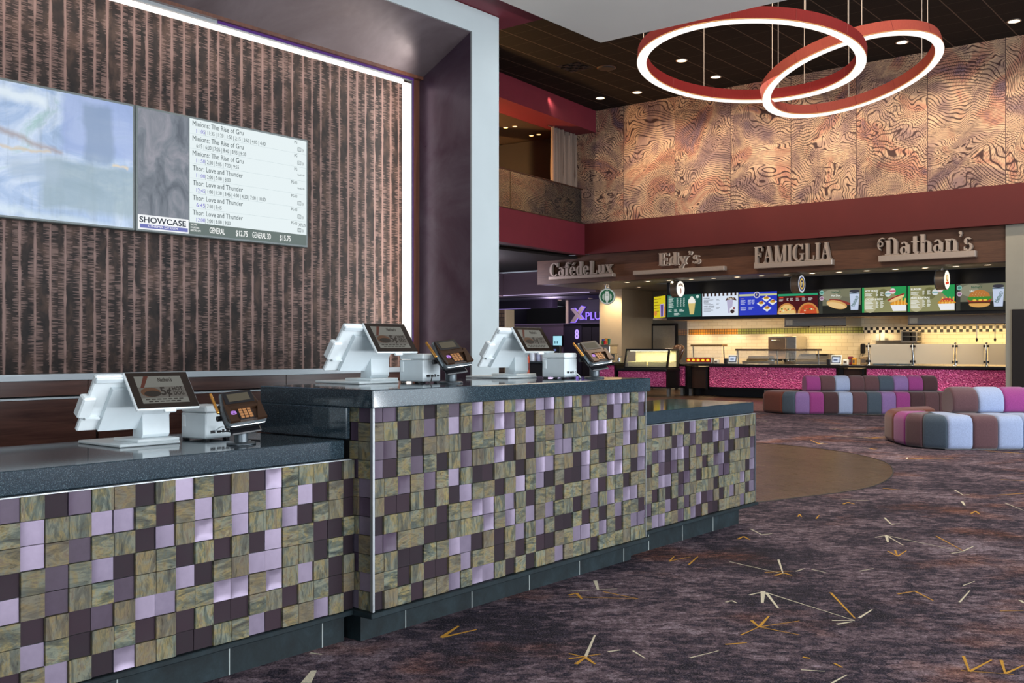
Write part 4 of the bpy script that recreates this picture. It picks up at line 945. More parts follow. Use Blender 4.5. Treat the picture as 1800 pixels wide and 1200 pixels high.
# topping machine left on worktop
xn = atY(1190, 620, 23.8).x
simple('topping_dispenser', 'steel topping dispenser with a dark bowl beside the ice cream case', 'dispenser', [('body', M['steel'], lambda mb: mb.box(xn - .26, 23.65, .861, xn - .12, 23.95, 1.26, 0, bev=.01)),
    ('hopper', pm('brown_hopper', '5a4030', .2, .3), lambda mb: mb.lathe([(.05, .95), (.12, 1.1), (.16, 1.22), (.14, 1.32), (.06, 1.36)], (xn + .06, 23.8, 0), 0, 18)),
    ('base', M['blackm'], lambda mb: mb.lathe([(.12, .861), (.09, .9), (.05, .949)], (xn + .06, 23.8, 0), 0, 18)),
    ('spoon_handle', M['chrome'], lambda mb: [mb.tube([(xn + .08 + .07 * k, 23.62, .90 + .1 * k), (xn + .2 + .06 * k, 23.62, 1.08 + .08 * k)], .012) for k in range(3)])], base=(xn, 23.8, .861))
# orange lit roll tray
xa, xb = atY(1211, 630, 23.7).x, atY(1253, 630, 23.7).x
def traysign(mb):
    mb.box(xa, 23.56, .90, xb, 23.60, 1.0, 0); fr = FY(23.559, xa, .90)
    for k in range(5): mb.disc(.07 + k * (xb - xa - .14) / 4, .05, .045, .032, fr, .002, 1)
simple('candy_warmer', 'low warmer cabinet with five glowing orange lamps in a row on its front', 'warmer', [('body', M['steel'], lambda mb: (mb.box(xa, 23.605, .861, xb, 23.79, 1.02, 0, bev=.01), mb.box(xa, 23.58, .861, xb, 23.604, .898))), ('lamp_strip', [em('a02a08', .8), em('ff9c2a', 2.2)], traysign)], base=((xa + xb) / 2, 23.8, .861))
def guard(x0, x1, zt, label, rail, nposts, y=23.85):
    parts = [('top_rail', rail, lambda mb: (mb.box(x0, y - .28, zt - .05, x1, y + .02, zt, 0, bev=.008)))]
    for k in range(nposts):
        x = x0 + .02 + (x1 - x0 - .04) * k / (nposts - 1)
        parts.append(('post', M['chrome'], lambda mb, x=x: mb.tube([(x, y - .12, .862), (x, y - .16, zt - .051)], .016)))
    parts.append(('glass_panel', M['glass'], lambda mb: mb.box(x0 + .03, y - .262, 1.0 if zt > 1.2 else .95, x1 - .03, y - .256, zt - .052)))
    return simple('sneeze_guard', label, 'sneeze guard', parts, base=((x0 + x1) / 2, y, .861))
guard(atY(1216, 610, 23.9).x, atY(1272, 610, 23.9).x, 1.36, 'small glass sneeze guard with a brass coloured top behind the glowing warmer', pm('brass_rail', 'b08a58', .25, .8), 2, 24.1)
guard(atY(1296, 615, 23.7).x, atY(1440, 615, 23.7).x, 1.245, 'long glass sneeze guard with a dark top rail in the middle of the worktop', pm('dark_rail', '5b4a3c', .25, .6), 3)
xa, xb = atY(1304, 640, 24.3).x, atY(1345, 640, 24.3).x
simple('steam_table', 'steel steam table behind the long glass sneeze guard', 'steam table', [('body', M['steel'], lambda mb: mb.box(xa, 24.31, .0, min(xb + 1.2, -11.0), 24.9, .93, 0, bev=.01)), ('pan_cover', M['chrome'], lambda mb: mb.prism([(24.35, .931), (24.85, .931), (24.7, 1.06), (24.5, 1.06)], xa + .1, xa + .7, Frame((0, 0, 0), (0, 1, 0)), 0))], base=((xa + xb) / 2, 24.6, 0))
def tablet(px, label, y=23.62):
    x = atY(px, 630, y).x
    fr = Frame((x - .11, y, .90), (1, 0, 0), (0, .25, .97))
    simple('tablet_register', label, 'register', [('case', M['white'], lambda mb: mb.box(-.02, -.03, -.02, .24, .20, 0, 0, fr, bev=.008)), ('screen', [M['blackm'], em('cfd8e8', 1.0), em('5d6b8a', .9)], lambda mb: (mb.box(.0, .0, .0005, .22, .17, .004, 0, fr), mb.rect(.02, .02, .20, .15, fr, .0046, 1), mb.rect(.05, .06, .15, .10, fr, .0052, 2))),
        ('stand', M['white'], lambda mb: mb.box(x - .06, y + .03, .861, x + .06, y + .16, .93, 0, bev=.01)), ('card_slot', M['blackm'], lambda mb: mb.box(x - .22, y - .02, .861, x - .13, y + .08, 1.0, 0, bev=.01))], base=(x, y, .861))
tablet(1287, 'small tablet register in front of the long glass sneeze guard')
tablet(1469, 'small tablet register at the right end of the middle worktop')
xo = atY(1350, 600, 25.2).x; xo2 = atY(1384, 600, 25.2).x; xo3 = xo2 + .24
simple('oven', 'tall steel and bronze pizza oven standing behind the middle counter', 'oven', [('body', M['steel'], lambda mb: mb.box(xo, 25.2, .0, xo3, 25.9, 1.57, 0, bev=.01)), ('door', pm('bronze_door', 'a58668', .25, .7), lambda mb: mb.box(xo + .04, 25.15, .98, xo2 - .03, 25.199, 1.53, 0, bev=.006)),
    ('handle', M['chrome'], lambda mb: mb.tube([(xo + .14, 25.12, 1.47), (xo2 - .16, 25.12, 1.47)], .014)), ('control_panel', M['blackm'], lambda mb: mb.box(xo + .04, 25.15, .90, xo2 - .03, 25.199, .97)),
    ('vent', M['darkwall'], lambda mb: [mb.box(xo2 + .04 + .045 * k, 25.19, .95, xo2 + .065 + .045 * k, 25.199, 1.15) for k in range(4)]), ('knob', M['chrome'], lambda mb: [mb.lathe([(.015, 0), (.015, .02)], (xo + .15 + .15 * k, 25.149, .935), 0, 10, Matrix.Rotation(R(90), 3, 'X')) for k in range(4)])], base=((xo + xo2) / 2, 25.5, 0))
xf = atY(1402, 620, 24.5).x; xg = atY(1455, 620, 24.5).x
simple('prep_station', 'low steel prep station with sloped lid behind the worktop, right of the oven', 'prep station', [('body', M['steel'], lambda mb: (mb.box(xf, 24.4, 0, xg, 24.95, .92), mb.prism([(24.4, .921), (24.95, .921), (24.95, 1.1), (24.6, 1.1)], xf, xg, Frame((0, 0, 0), (0, 1, 0)), 0))), ('lid', M['bronze'], lambda mb: mb.box(xf + .05, 24.55, 1.101, xg - .05, 24.94, 1.115))], base=((xf + xg) / 2, 24.7, 0))
for px, w_, h_, hc, lb in ((1487, .12, .13, 'e9e6df', 'small white box beside the right tablet register'), (1494, .10, .2, '7a2430', 'dark red carton behind the small white box'), (1502, .08, .17, 'c98a1e', 'yellow squeeze container right of the small white box'), (1260, .12, .1, 'eceae6', 'small white cup dispenser beside the glowing warmer'), (1519, .16, .2, '8c7351', 'tan napkin dispenser left of the first frosted screen')):
    x = atY(px, 632, 23.8 if hc != '7a2430' else 24.0).x; y = 23.8 if hc != '7a2430' else 24.05
    mb = MB(); mb.box(x - w_ / 2, y - .05, .861, x + w_ / 2, y + .05, .861 + h_, 0, bev=.012); mb.box(x - w_ * .3, y - .056, .861 + h_ * .3, x + w_ * .3, y - .0505, .861 + h_ * .7, 1)
    tag(mb.build('container', [pm('box_' + hc, hc, .5), pm('box_label_' + hc, '5a5048', .5)]), lb, 'container')
# frosted screens on chrome posts
ps = [1527, 1605, 1679, 1734]
xs = [atY(p, 620, 23.75).x for p in ps] + [-5.17]
for k, x in enumerate(xs[:4]):
    t = simple('screen_post', ['leftmost', 'second', 'third', 'rightmost'][k] + ' of the four chrome posts holding the frosted screens', 'post', [('pole', M['chrome'], lambda mb, x=x: mb.tube([(x, 23.75, .87), (x, 23.75, 1.34), (x, 23.77, 1.375)], .024)), ('foot', M['chrome'], lambda mb, x=x: mb.lathe([(.045, .861), (.04, .875), (.024, .88)], (x, 23.75, 0), 0, 16)),
        *[('clamp', M['blackm'], lambda mb, x=x, dx=dx, z_=z_: mb.box(x + dx - .018, 23.72, z_, x + dx + .018, 23.742, z_ + .05)) for dx in (-.04, .04) for z_ in (.93, 1.28)]], base=(x, 23.75, .861))
for k in range(4):
    tag((lambda mb: (mb.box(xs[k] + .035, 23.745, .90, xs[k + 1] - .035, 23.757, 1.355), mb)[1])(MB()).build('frosted_screen', M['frost']), ['frosted screen panel farthest left, with pale tubs behind it', 'widest frosted screen panel, second from the left', 'frosted screen panel third from the left', 'frosted screen panel at the right end of the worktop'][k], 'screen panel')
for k, (px, w_, h_) in enumerate(((1548, .3, .22), (1572, .18, .13), (1592, .26, .13))):
    x = atY(px, 632, 24.0).x; mb = MB(); mb.box(x - w_ / 2, 23.9, .861, x + w_ / 2, 24.15, .861 + h_, 0, bev=.01); mb.box(x - w_ / 2 - .01, 23.89, .862 + h_, x + w_ / 2 + .01, 24.16, .875 + h_, 0)
    tag(mb.build('storage_tub', pm('grey_tub', '8fa3ad', .5)), ['tallest pale blue grey tub behind the left frosted screen', 'smallest pale tub, middle of three behind the left frosted screen', 'wide low pale tub behind the left frosted screen'][k], 'tub')
# extractor hoods, wall rack, hanging utensils
def hood(x0, x1, y0, label):
    simple('extractor_hood', label, 'extractor hood', [('shell', M['steel'], lambda mb: (mb.prism([(y0, 1.83), (25.98, 1.83), (25.98, 2.045), (y0, 2.045)], x0, x1, Frame((0, 0, 0), (0, 1, 0)), 0))), ('notice', pm('white_notice', 'd7d4c8', .6), lambda mb: mb.box(x0 + .04, y0 - .004, 1.86, x0 + .22, y0 - .0005, 1.99)),
        ('grease_cup', M['chrome'], lambda mb: [mb.lathe([(.02, 1.80), (.03, 1.829)], (x, y0 + .15, 0), 0, 10) for x in (x0 + .6, x1 - .6)]), ('lower_lip', M['bronze'], lambda mb: mb.box(x0, y0 - .012, 1.815, x1, y0 + .02, 1.829))], base=((x0 + x1) / 2, 25.4, 1.83))
hood(atY(1379, 570, 24.9).x, atY(1487, 570, 24.9).x, 24.9, 'shorter steel extractor hood under the middle menu screens')
hood(atY(1596, 570, 24.9).x, -5.14, 24.9, 'longer steel extractor hood at the right over the griddle')
xr0, xr1 = atY(1584, 590, 25.6).x, atY(1612, 590, 25.6).x
def rack(mb): mb.box(xr0, 25.6, 1.40, xr1, 25.98, 1.44); mb.box(xr0, 25.6, 1.66, xr1, 25.98, 1.69); mb.box(xr0, 25.6, 1.44, xr0 + .03, 25.98, 1.66); mb.box(xr1 - .03, 25.6, 1.44, xr1, 25.98, 1.66); mb.box(xr0 + .03, 25.6, 1.545, xr1 - .03, 25.98, 1.56)
simple('bin_rack', 'steel wall rack holding four black bins above the left frosted screens', 'rack', [('frame', M['steel'], rack)] + [('bin', M['blackm'], lambda mb, i=i, j=j: mb.prism([(.02, 0), (.16, 0), (.18, .09), (.0, .09)], 0, -.2, Frame((xr0 + .04 + i * .2, 25.62, 1.442 + j * .12), (1, 0, 0)), 0)) for i in (0, 1) for j in (0, 1)], base=((xr0 + xr1) / 2, 25.8, 1.4))
for k, px in enumerate((1717, 1749, 1788)):
    x = atY(px, 580, 25.1).x
    simple('hanging_ladle', ['left', 'middle', 'right'][k] + ' of the three utensils hanging from the long extractor hood', 'utensil', [('rod', M['chrome'], lambda mb, x=x: mb.tube([(x, 25.1, 1.829), (x, 25.1, 1.50)], .009)), ('head', M['blackm'], lambda mb, x=x: mb.lathe([(.012, 1.50), (.03, 1.46), (.012, 1.41)], (x, 25.1, 0), 0, 10))], base=(x, 25.1, 1.829))
xw = atY(1516, 615, 25.9).x
mb = MB(); mb.box(xw - .06, 25.88, 1.12, xw + .06, 25.985, 1.38, 0, bev=.03); mb.tube([(xw - .03, 25.87, 1.14), (xw - .07, 25.86, 1.0), (xw, 25.86, .95), (xw + .03, 25.87, 1.14)], .01, 0); tag(mb.build('wall_phone', M['blackm']), 'black wall telephone left of the frosted screens', 'telephone')
xw = atY(1545, 585, 25.9).x
simple('wall_shelf', 'small steel wall shelf with papers under the checkered border', 'shelf', [('board', M['steel'], lambda mb: mb.box(xw - .1, 25.7, 1.44, xw + .75, 25.985, 1.46)), ('paper', pm('paper_sheet', 'b9c6cc', .6), lambda mb: (mb.box(xw - .08, 25.9, 1.461, xw + .0, 25.91, 1.62), mb.box(xw + .06, 25.85, 1.461, xw + .16, 25.86, 1.66)))], base=(xw, 25.8, 1.44))

# menu screens
CX = [-13.96 + 1.0636 * k for k in range(9)]
def food(mb, kind, fr, mi_):
    z = .004
    if kind == 'shake':
        mb.poly([(.70, .07), (.82, .07), (.87, .40), (.65, .40)], fr, z, mi_('d9c27a')); mb.poly([(.66, .36), (.86, .36), (.88, .42), (.64, .42)], fr, z + .001, mi_('efe9dc')); mb.disc(.76, .44, .10, .07, fr, z + .002, mi_('f4f2ea')); mb.disc(.76, .50, .05, .05, fr, z + .003, mi_('f4f2ea')); mb.poly([(.68, .5), (.69, .5), (.72, .58), (.71, .58)], fr, z + .004, mi_('4d9a64'))
    if kind == 'cup':
        mb.poly([(.80, .08), (.98, .08), (1.01, .50), (.77, .50)], fr, z, mi_('c6d2ea')); mb.disc(.89, .53, .12, .04, fr, z + .001, mi_('3a3a44')); mb.rect(.77, .47, 1.01, .49, fr, z + .002, mi_('26404a')); 
        f2 = Frame(fr(.86, .16, 0), fr.u * .45 + fr.v * .9, fr.u * -.9 + fr.v * .45); text(mb, "Nathan's", 0, 0, .06, f2, z + .003, .0005, mi_('1f5a3c'), w=.27, bold=.02); mb.rect(0, -.02, .25, -.01, f2, z + .003, mi_('1f5a3c'))
    if kind == 'burger':
        mb.disc(.50, .14, .22, .07, fr, z, mi_('d9a45a')); mb.rect(.27, .16, .73, .22, fr, z + .001, mi_('5a3220')); mb.poly([(.27, .2), (.73, .2), (.76, .26), (.24, .26)], fr, z + .002, mi_('b8402c')); mb.poly([(.25, .25), (.32, .22), (.4, .25), (.5, .21), (.6, .25), (.68, .22), (.75, .26), (.74, .31), (.26, .31)], fr, z + .003, mi_('3f8a34')); mb.disc(.50, .31, .22, .15, fr, z + .004, mi_('b9783c'), 20, 0, 180)
        for k in range(14): mb.disc(.36 + .02 * k + .0, .36 + .06 * math.sin(k * 2.1), .007, .005, fr, z + .006, mi_('ecd9a8'), 6)
        for x in (.4, .52, .62): mb.disc(x, .23, .04, .02, fr, z + .005, mi_('e8c84a'))
    if kind == 'hotdog':
        f2 = Frame(fr(.45, .20, 0), fr.u * .97 - fr.v * .22, fr.u * .22 + fr.v * .97); mb.disc(.06, .10, .27, .05, f2, z, mi_('8a3a34')); mb.disc(.0, .02, .26, .10, f2, z + .002, mi_('d8a866')); mb.disc(-.01, -.0, .24, .07, f2, z + .003, mi_('e8c48a'))
    if kind == 'fries':
        mb.poly([(.74, .03), (1.04, .03), (1.04, .17), (.68, .17)], fr, z + .006, mi_('eef0f2')); mb.disc(.87, .18, .2, .09, fr, z + .002, mi_('d9902c'), 20, 0, 180)
        for k in range(12): a = .7 + .026 * k; mb.poly([(a, .15), (a + .03, .15), (a + .05, .22 + .05 * (k % 3)), (a + .02, .23 + .05 * (k % 3))], fr, z + .003 + .0002 * k, mi_(['e8a83c', 'd98c28', 'f0bc58'][k % 3]))
    if kind == 'pizza':
        for cx in (.24, .80):
            mb.disc(cx, .02, .25 if cx < .5 else .27, .27, fr, z, mi_('c98a4a'), 24, 0, 180); mb.disc(cx, .02, .22, .23, fr, z + .001, mi_('e8c27a' if cx < .5 else 'c8502c'), 24, 0, 180)
            for k in range(9): mb.disc(cx - .17 + .043 * k, .08 + .07 * abs(math.sin(k * 1.7)), .025, .018, fr, z + .002 + .0001 * k, mi_(['b8402c', '5a7a34', 'e8dcb8', 'd98c4a'][k % 4]), 8)
    if kind == 'plates':
        for x, y in ((.62, .30), (.78, .17), (.76, .42), (.93, .33)):
            mb.poly([(x - .12, y), (x, y - .08), (x + .12, y + .01), (x, y + .08)], fr, z + .0003 * y, mi_('e9edf4')); mb.disc(x, y + .02, .07, .04, fr, z + .002, mi_('c9a03c')); mb.disc(x + .02, y + .04, .04, .02, fr, z + .003, mi_('a8542c'))
    if kind == 'float':
        mb.poly([(.76, .08), (.86, .08), (.9, .42), (.72, .42)], fr, z, mi_('b9b4d0')); mb.disc(.89, .14, .09, .10, fr, z + .001, mi_('e9ecf4')); mb.disc(.88, .12, .06, .05, fr, z + .002, mi_('3a2a2c')); mb.disc(.93, .2, .03, .03, fr, z + .003, mi_('7a2c34'))
def menu(k, label, fn):
    x0 = CX[k] + .006; W_ = 1.0516; Hh = .612
    t = thing('menu_screen', label, 'menu screen', (x0 + W_ / 2, 23.97, 2.10)); fr = FY(23.955, x0, 2.097)
    mb = MB(); mb.box(0, 0, -.043, W_, Hh, 0, 0, fr, bev=.003); loc(mb.build('housing', M['blackm']), t)
    mats = []; ids = {}
    def mi_(h, st=.92):
        if (h, st) not in ids: ids[h, st] = len(mats); mats.append(em(h, st))
        return ids[h, st]
    mb = MB(); fn(mb, fr, mi_); loc(mb.build('display', mats, fix=False), t)
def bgr(mb, fr, mi_, h): mb.rect(.008, .008, 1.044, .604, fr, .001, mi_(h))
def lines_(mb, fr, m_, x, y, n, w_, dy=.024, h=.011, rv=[0]):
    for i in range(n):
        rv[0] += 1; ww = w_ * (.55 + .45 * abs(math.sin(rv[0] * 1.9))); mb.rect(x, y - i * dy, x + ww, y - i * dy + h, fr, .0035, m_)
def s1(mb, fr, mi_):
    bgr(mb, fr, mi_, '1f5a50'); wq = mi_('d6e6e0'); mb.rect(.05, .54, .2, .56, fr, .003, wq)
    for a, x in ((14, .05),): lines_(mb, fr, wq, x, .50, 11, .16)
    for x in (.30, .40, .50): lines_(mb, fr, wq, x, .50, 10, .05)
    lines_(mb, fr, wq, .05, .20, 3, .1); lines_(mb, fr, wq, .22, .20, 3, .1); lines_(mb, fr, wq, .38, .20, 3, .16); lines_(mb, fr, wq, .22, .1, 3, .2); food(mb, 'shake', fr, mi_); mb.disc(.93, .54, .045, .045, fr, .003, mi_('cfe0da'))
def s2(mb, fr, mi_):
    bgr(mb, fr, mi_, 'dfe9f8')
    for k in range(9): mb.rect(.02 + k * .115, .53, .075 + k * .115, .604, fr, .002, mi_('3c2a24')); 
    dk_ = mi_('35302e')
    for i, (s_, y) in enumerate((('SUNDAES', .46), ('SHAKES', .37), ('SWEET OPTIONS', .25))): text(mb, s_, .05, y, .032, fr, .003, .0005, dk_, sx=.9, bold=.02); lines_(mb, fr, mi_('8a8f98'), .05, y - .03, 2 if i < 2 else 5, .3); lines_(mb, fr, mi_('8a8f98'), .42, y - .03, 2, .1)
    f2 = fr; mb.poly([(.68, .40), (.72, .47), (.84, .50), (.96, .47), (1.0, .40), (.84, .43)], f2, .0035, mi_('4a2c20')); text(mb, "Edy's", .75, .432, .045, fr, .005, .0005, mi_('f4ecd8'), w=.17, bold=.02); food(mb, 'float', fr, mi_)
def s3(mb, fr, mi_):
    bgr(mb, fr, mi_, '2c3cc0'); mb.rect(.008, .50, 1.044, .55, fr, .002, mi_('c9cc9a')); mb.disc(.5, .525, .085, .085, fr, .003, mi_('c6c4d8')); mb.disc(.5, .525, .06, .06, fr, .004, mi_('3a3c8a')); text(mb, 'F', .48, .50, .05, fr, .005, .0005, mi_('e9dc9a'), bold=.03)
    wq = mi_('c9d0f4'); lines_(mb, fr, mi_('d9a83c'), .05, .43, 1, .1); lines_(mb, fr, wq, .05, .39, 5, .14); lines_(mb, fr, wq, .25, .39, 5, .1); lines_(mb, fr, wq, .36, .39, 5, .08); lines_(mb, fr, wq, .05, .21, 4, .16); lines_(mb, fr, wq, .27, .21, 3, .16); food(mb, 'plates', fr, mi_)
def s4(mb, fr, mi_):
    bgr(mb, fr, mi_, '4a161c'); mb.rect(.008, .52, 1.044, .604, fr, .002, mi_('1c1818')); mb.rect(.008, .47, 1.044, .52, fr, .003, mi_('2ca070')); mb.rect(.04, .42, .15, .445, fr, .003, mi_('e0442c')); mb.rect(.48, .43, .70, .45, fr, .003, mi_('e0442c'))
    wq = mi_('d9d4d0'); lines_(mb, fr, wq, .04, .39, 3, .12); lines_(mb, fr, wq, .24, .40, 3, .05); lines_(mb, fr, wq, .33, .40, 3, .08); lines_(mb, fr, wq, .48, .40, 3, .1); lines_(mb, fr, wq, .64, .40, 3, .1); lines_(mb, fr, wq, .8, .40, 3, .12); food(mb, 'pizza', fr, mi_); mb.rect(.04, .012, .7, .024, fr, .0075, wq)
def blur(mb, fr, mi_):
    bgr(mb, fr, mi_, '6f6f5c'); mb.rect(.008, .008, 1.044, .2, fr, .0015, mi_('1d1f1c')); mb.disc(.35, .45, .25, .14, fr, .002, mi_('8f8e78')); mb.disc(.75, .5, .28, .1, fr, .0022, mi_('7a7a62')); mb.rect(.008, .008, .1, .604, fr, .0024, mi_('3a3c36'))
    mb.disc(.08, .52, .055, .055, fr, .003, mi_('8fc0b4')); mb.disc(.08, .38, .055, .055, fr, .003, mi_('c9b4c4')); mb.disc(.08, .52, .04, .03, fr, .0035, mi_('4f8a7c')); mb.disc(.08, .38, .04, .03, fr, .0035, mi_('8f6a84'))
def s5(mb, fr, mi_): blur(mb, fr, mi_); text(mb, "Nathan's", .33, .50, .05, fr, .003, .0005, mi_('2f5a48'), w=.22, bold=.02); text(mb, 'Hot Dog', .32, .42, .045, fr, .003, .0005, mi_('eceee8'), w=.22, bold=.02); food(mb, 'hotdog', fr, mi_); food(mb, 'cup', fr, mi_)
def s8(mb, fr, mi_): blur(mb, fr, mi_); text(mb, "Nathan's", .33, .50, .05, fr, .003, .0005, mi_('2f5a48'), w=.22, bold=.02); text(mb, 'Hamburger', .30, .42, .04, fr, .003, .0005, mi_('eceee8'), w=.3, bold=.02); food(mb, 'burger', fr, mi_); food(mb, 'cup', fr, mi_)
def green(mb, fr, mi_, a, b_):
    bgr(mb, fr, mi_, '8f8d62'); mb.disc(.2, .2, .16, .2, fr, .0015, mi_('b5b08c')); mb.disc(.5, .42, .14, .14, fr, .0017, mi_('6f6f48')); mb.rect(.008, .008, .06, .604, fr, .002, mi_('2c9a54')); mb.poly([(.68, .604), (1.044, .604), (1.044, .2), (.9, .3), (.74, .45)], fr, .002, mi_('2c9a54'))
    wq = mi_('f2f4ec'); text(mb, a, .08, .50, .045, fr, .004, .0005, wq, sx=.9, bold=.03); lines_(mb, fr, wq, .08, .45, 3, .18); lines_(mb, fr, wq, .34, .47, 4, .05); lines_(mb, fr, wq, .44, .47, 4, .08); text(mb, b_, .08, .30, .042, fr, .004, .0005, wq, w=.42, bold=.03)
    lines_(mb, fr, wq, .08, .26, 8, .2); lines_(mb, fr, wq, .34, .26, 7, .06); lines_(mb, fr, wq, .44, .26, 7, .08); food(mb, 'fries', fr, mi_); mb.disc(.62, .44, .07, .07, fr, .003, mi_('d6dcdc')); mb.disc(.73, .50, .065, .065, fr, .0035, mi_('e9d4d8')); mb.rect(.66, .49, .80, .515, fr, .004, mi_('c84a6a')); mb.rect(.555, .425, .685, .45, fr, .0038, mi_('7aa8a8'))
def s6(mb, fr, mi_):
    green(mb, fr, mi_, 'HOT DOGS', 'CHICKEN & MORE'); f2 = Frame(fr(.80, .30, 0), fr.u * .93 + fr.v * .37, fr.u * -.37 + fr.v * .93); mb.disc(.03, .02, .19, .06, f2, .012, mi_('d9b070')); mb.disc(.03, .05, .22, .025, f2, .013, mi_('9a2c2c')); mb.disc(.03, .01, .18, .035, f2, .014, mi_('ecc88c'))
def s7(mb, fr, mi_):
    green(mb, fr, mi_, 'BURGERS', 'FRIES & EXTRAS'); mb.disc(.88, .22, .14, .08, fr, .012, mi_('b8343c'), 20, 0, 180)
    for k in range(8): mb.disc(.78 + .028 * k, .24 + .03 * (k % 2), .02, .015, fr, .013 + .0001 * k, mi_(['e8a83c', 'c83c44'][k % 2]), 8)
for k, (lb, fn) in enumerate([('green menu screen showing a tall cream topped drink', s1), ('white menu screen with brown striped awning and an ice cream float', s2), ('bright blue menu screen showing four square plates of pasta', s3), ('dark red menu screen showing two pizzas under a green band', s4), ('grey menu screen showing a large hot dog and a white cup', s5),
    ('green edged menu screen listing hot dogs and chicken with fries', s6), ('green edged menu screen listing burgers and fries with a topped fries tray', s7), ('grey menu screen showing a large hamburger and a white cup, rightmost', s8)]): menu(k, lb, fn)
# side screen, turned back around the corner
t = thing('menu_screen', 'yellow menu screen turned sideways around the left corner of the menu row', 'menu screen', (-14.36, 24.3, 2.1))
d_ = Vector((.788, -.688, 0)); fr = Frame((-14.80, 24.67, 2.10), d_); fr.u = fr.u * 1.45; mb = MB(); mb.box(0, 0, -.04, .72, .61, 0, 0, fr, bev=.003); loc(mb.build('housing', M['blackm']), t)
mats = [em('d9c81e', .9), em('8a6a1c', .8), em('b9a4dc', .9), em('d98a3c', .9), em('5a4a8a', .8)]; mb = MB(); mb.rect(.008, .008, .71, .602, fr, .001, 0); lines_(mb, fr, 1, .04, .52, 5, .4, .085, .02); mb.poly([(.42, .03), (.6, .03), (.64, .38), (.38, .38)], fr, .003, 2); mb.poly([(.46, .03), (.56, .03), (.58, .36), (.44, .36)], fr, .004, 4); mb.rect(.62, .04, .70, .3, fr, .003, 3); mb.disc(.12, .14, .1, .07, fr, .004, 3)
loc(mb.build('display', mats, fix=False), t)

# hanging round signs
def hang(px, py, label, face, axisX=True):
    c0 = atY(px, py, 23.2); x, z = c0.x, c0.z; r = .215
    t = thing('hanging_sign', label, 'sign', (x, 23.2, 3.044)); fr = FX(0) if axisX else FY(0)
    dep = .085 if axisX else .07
    u = Vector((0, 1, 0)) if axisX else Vector((1, 0, 0)).normalized()
    if not axisX: u = Vector((.87, .49, 0))
    fr = Frame((x, 23.2, z), u)
    mb = MB(); n = 28; pts = [(r * math.cos(2 * math.pi * k / n), r * math.sin(2 * math.pi * k / n)) for k in range(n)]
    mb.prism(pts, -dep, dep, fr, 0, True); loc(mb.build('drum', pm('bronze_drum', '8a7866', .3, .5) if axisX else M['white2']), t)
    ring = MB()
    for sgn in (1, -1):
        k2 = [(a * 1.03, b * 1.03) for a, b in pts]; ring.prism(k2, dep * sgn + (.0005 if sgn > 0 else -.0205), dep * sgn + (.0205 if sgn > 0 else -.0005), fr, 0, True)
    loc(ring.build('rim', M['trim'] if axisX else pm('green_white_rim', 'cdd6cf', .4)), t)
    mb = MB(); 
    for sx in (-.045, .045): mb.tube([fr(sx, r * .98, 0), fr(sx, 3.04 - z, 0)], .012)
    loc(mb.build('hanger', M['chrome']), t)
    mats = []; ids = {}
    def mi_(h, st=1.):
        if (h, st) not in ids: ids[h, st] = len(mats); mats.append(em(h, st))
        return ids[h, st]
    mb = MB(); face(mb, Frame(fr(0, 0, dep + .0215), fr.u), mi_, r); loc(mb.build('emblem', mats, fix=False), t)
def fA(mb, f, mi_, r):
    g1 = '2c6b4a'; mb.disc(0, 0, r * .96, r * .96, f, .0, mi_('dfe6de', .55), 32); mb.disc(0, 0, r * .86, r * .86, f, .001, mi_(g1, .55), 32)
    w_ = mi_('e8ece6', .62)
    mb.disc(0, -.03, .05, .1, f, .002, w_); mb.disc(0, .055, .045, .05, f, .003, w_); mb.poly([(-.06, .10), (-.05, .15), (-.025, .125), (0, .17), (.025, .125), (.05, .15), (.06, .10)], f, .003, w_)
    for s_ in (-1, 1):
        for k in range(3): mb.poly([(s_ * (.045 + .03 * k), .09 - .02 * k), (s_ * (.06 + .03 * k), .08 - .02 * k), (s_ * (.055 + .035 * k), -.14 + .03 * k), (s_ * (.04 + .035 * k), -.12 + .03 * k)][::s_ if s_ > 0 else -1], f, .0035, w_)
    mb.disc(0, .06, .022, .028, f, .004, mi_('b8c8bc', .55)); mb.poly([(-.03, -.17), (.03, -.17), (.015, -.04), (-.015, -.04)], f, .004, mi_('d6ded6', .62))
    for x, y in ((-.02, .02), (.02, .02)): mb.disc(x, y, .006, .012, f, .005, mi_(g1, .55), 8)
def fB(mb, f, mi_, r):
    mb.disc(0, 0, r * .95, r * .95, f, 0, mi_('fff2e0', 1.3), 30); mb.poly([(-.13, .06), (-.10, .12), (0, .15), (.10, .12), (.13, .06), (0, .09)], f, .002, mi_('5a3a2c')); text(mb, "Edy's", -.07, .09, .04, f, .004, .0005, mi_('f4e8d0'), w=.14); mb.disc(0, -.06, .045, .07, f, .002, mi_('b9948a')); mb.disc(0, -.01, .03, .03, f, .003, mi_('8a6a60'))
def fC(mb, f, mi_, r):
    mb.disc(0, 0, r * .95, r * .95, f, 0, mi_('cfd2dc', 1.0), 30); mb.disc(0, 0, r * .8, r * .8, f, .001, mi_('4a5078', .8), 30); mb.disc(0, 0, r * .62, r * .62, f, .002, mi_('e0b84a', 1.0), 8); mb.disc(0, 0, r * .42, r * .42, f, .003, mi_('3a3f5c', .8), 24); text(mb, 'F', -.03, -.045, .09, f, .004, .0005, mi_('f0e4b8'), bold=.03)
def fD(mb, f, mi_, r):
    mb.disc(0, 0, r * .95, r * .95, f, 0, mi_('fff0d6', 1.4), 30); mb.disc(0, .04, .09, .08, f, .001, mi_('c89a5a')); mb.disc(0, .05, .06, .05, f, .002, mi_('f4dca8')); mb.poly([(-.13, -.05), (.13, -.03), (.12, -.08), (-.11, -.11)], f, .003, mi_('d0402c', 1.1)); mb.rect(-.06, -.03, .07, .0, f, .003, mi_('d9862c'))
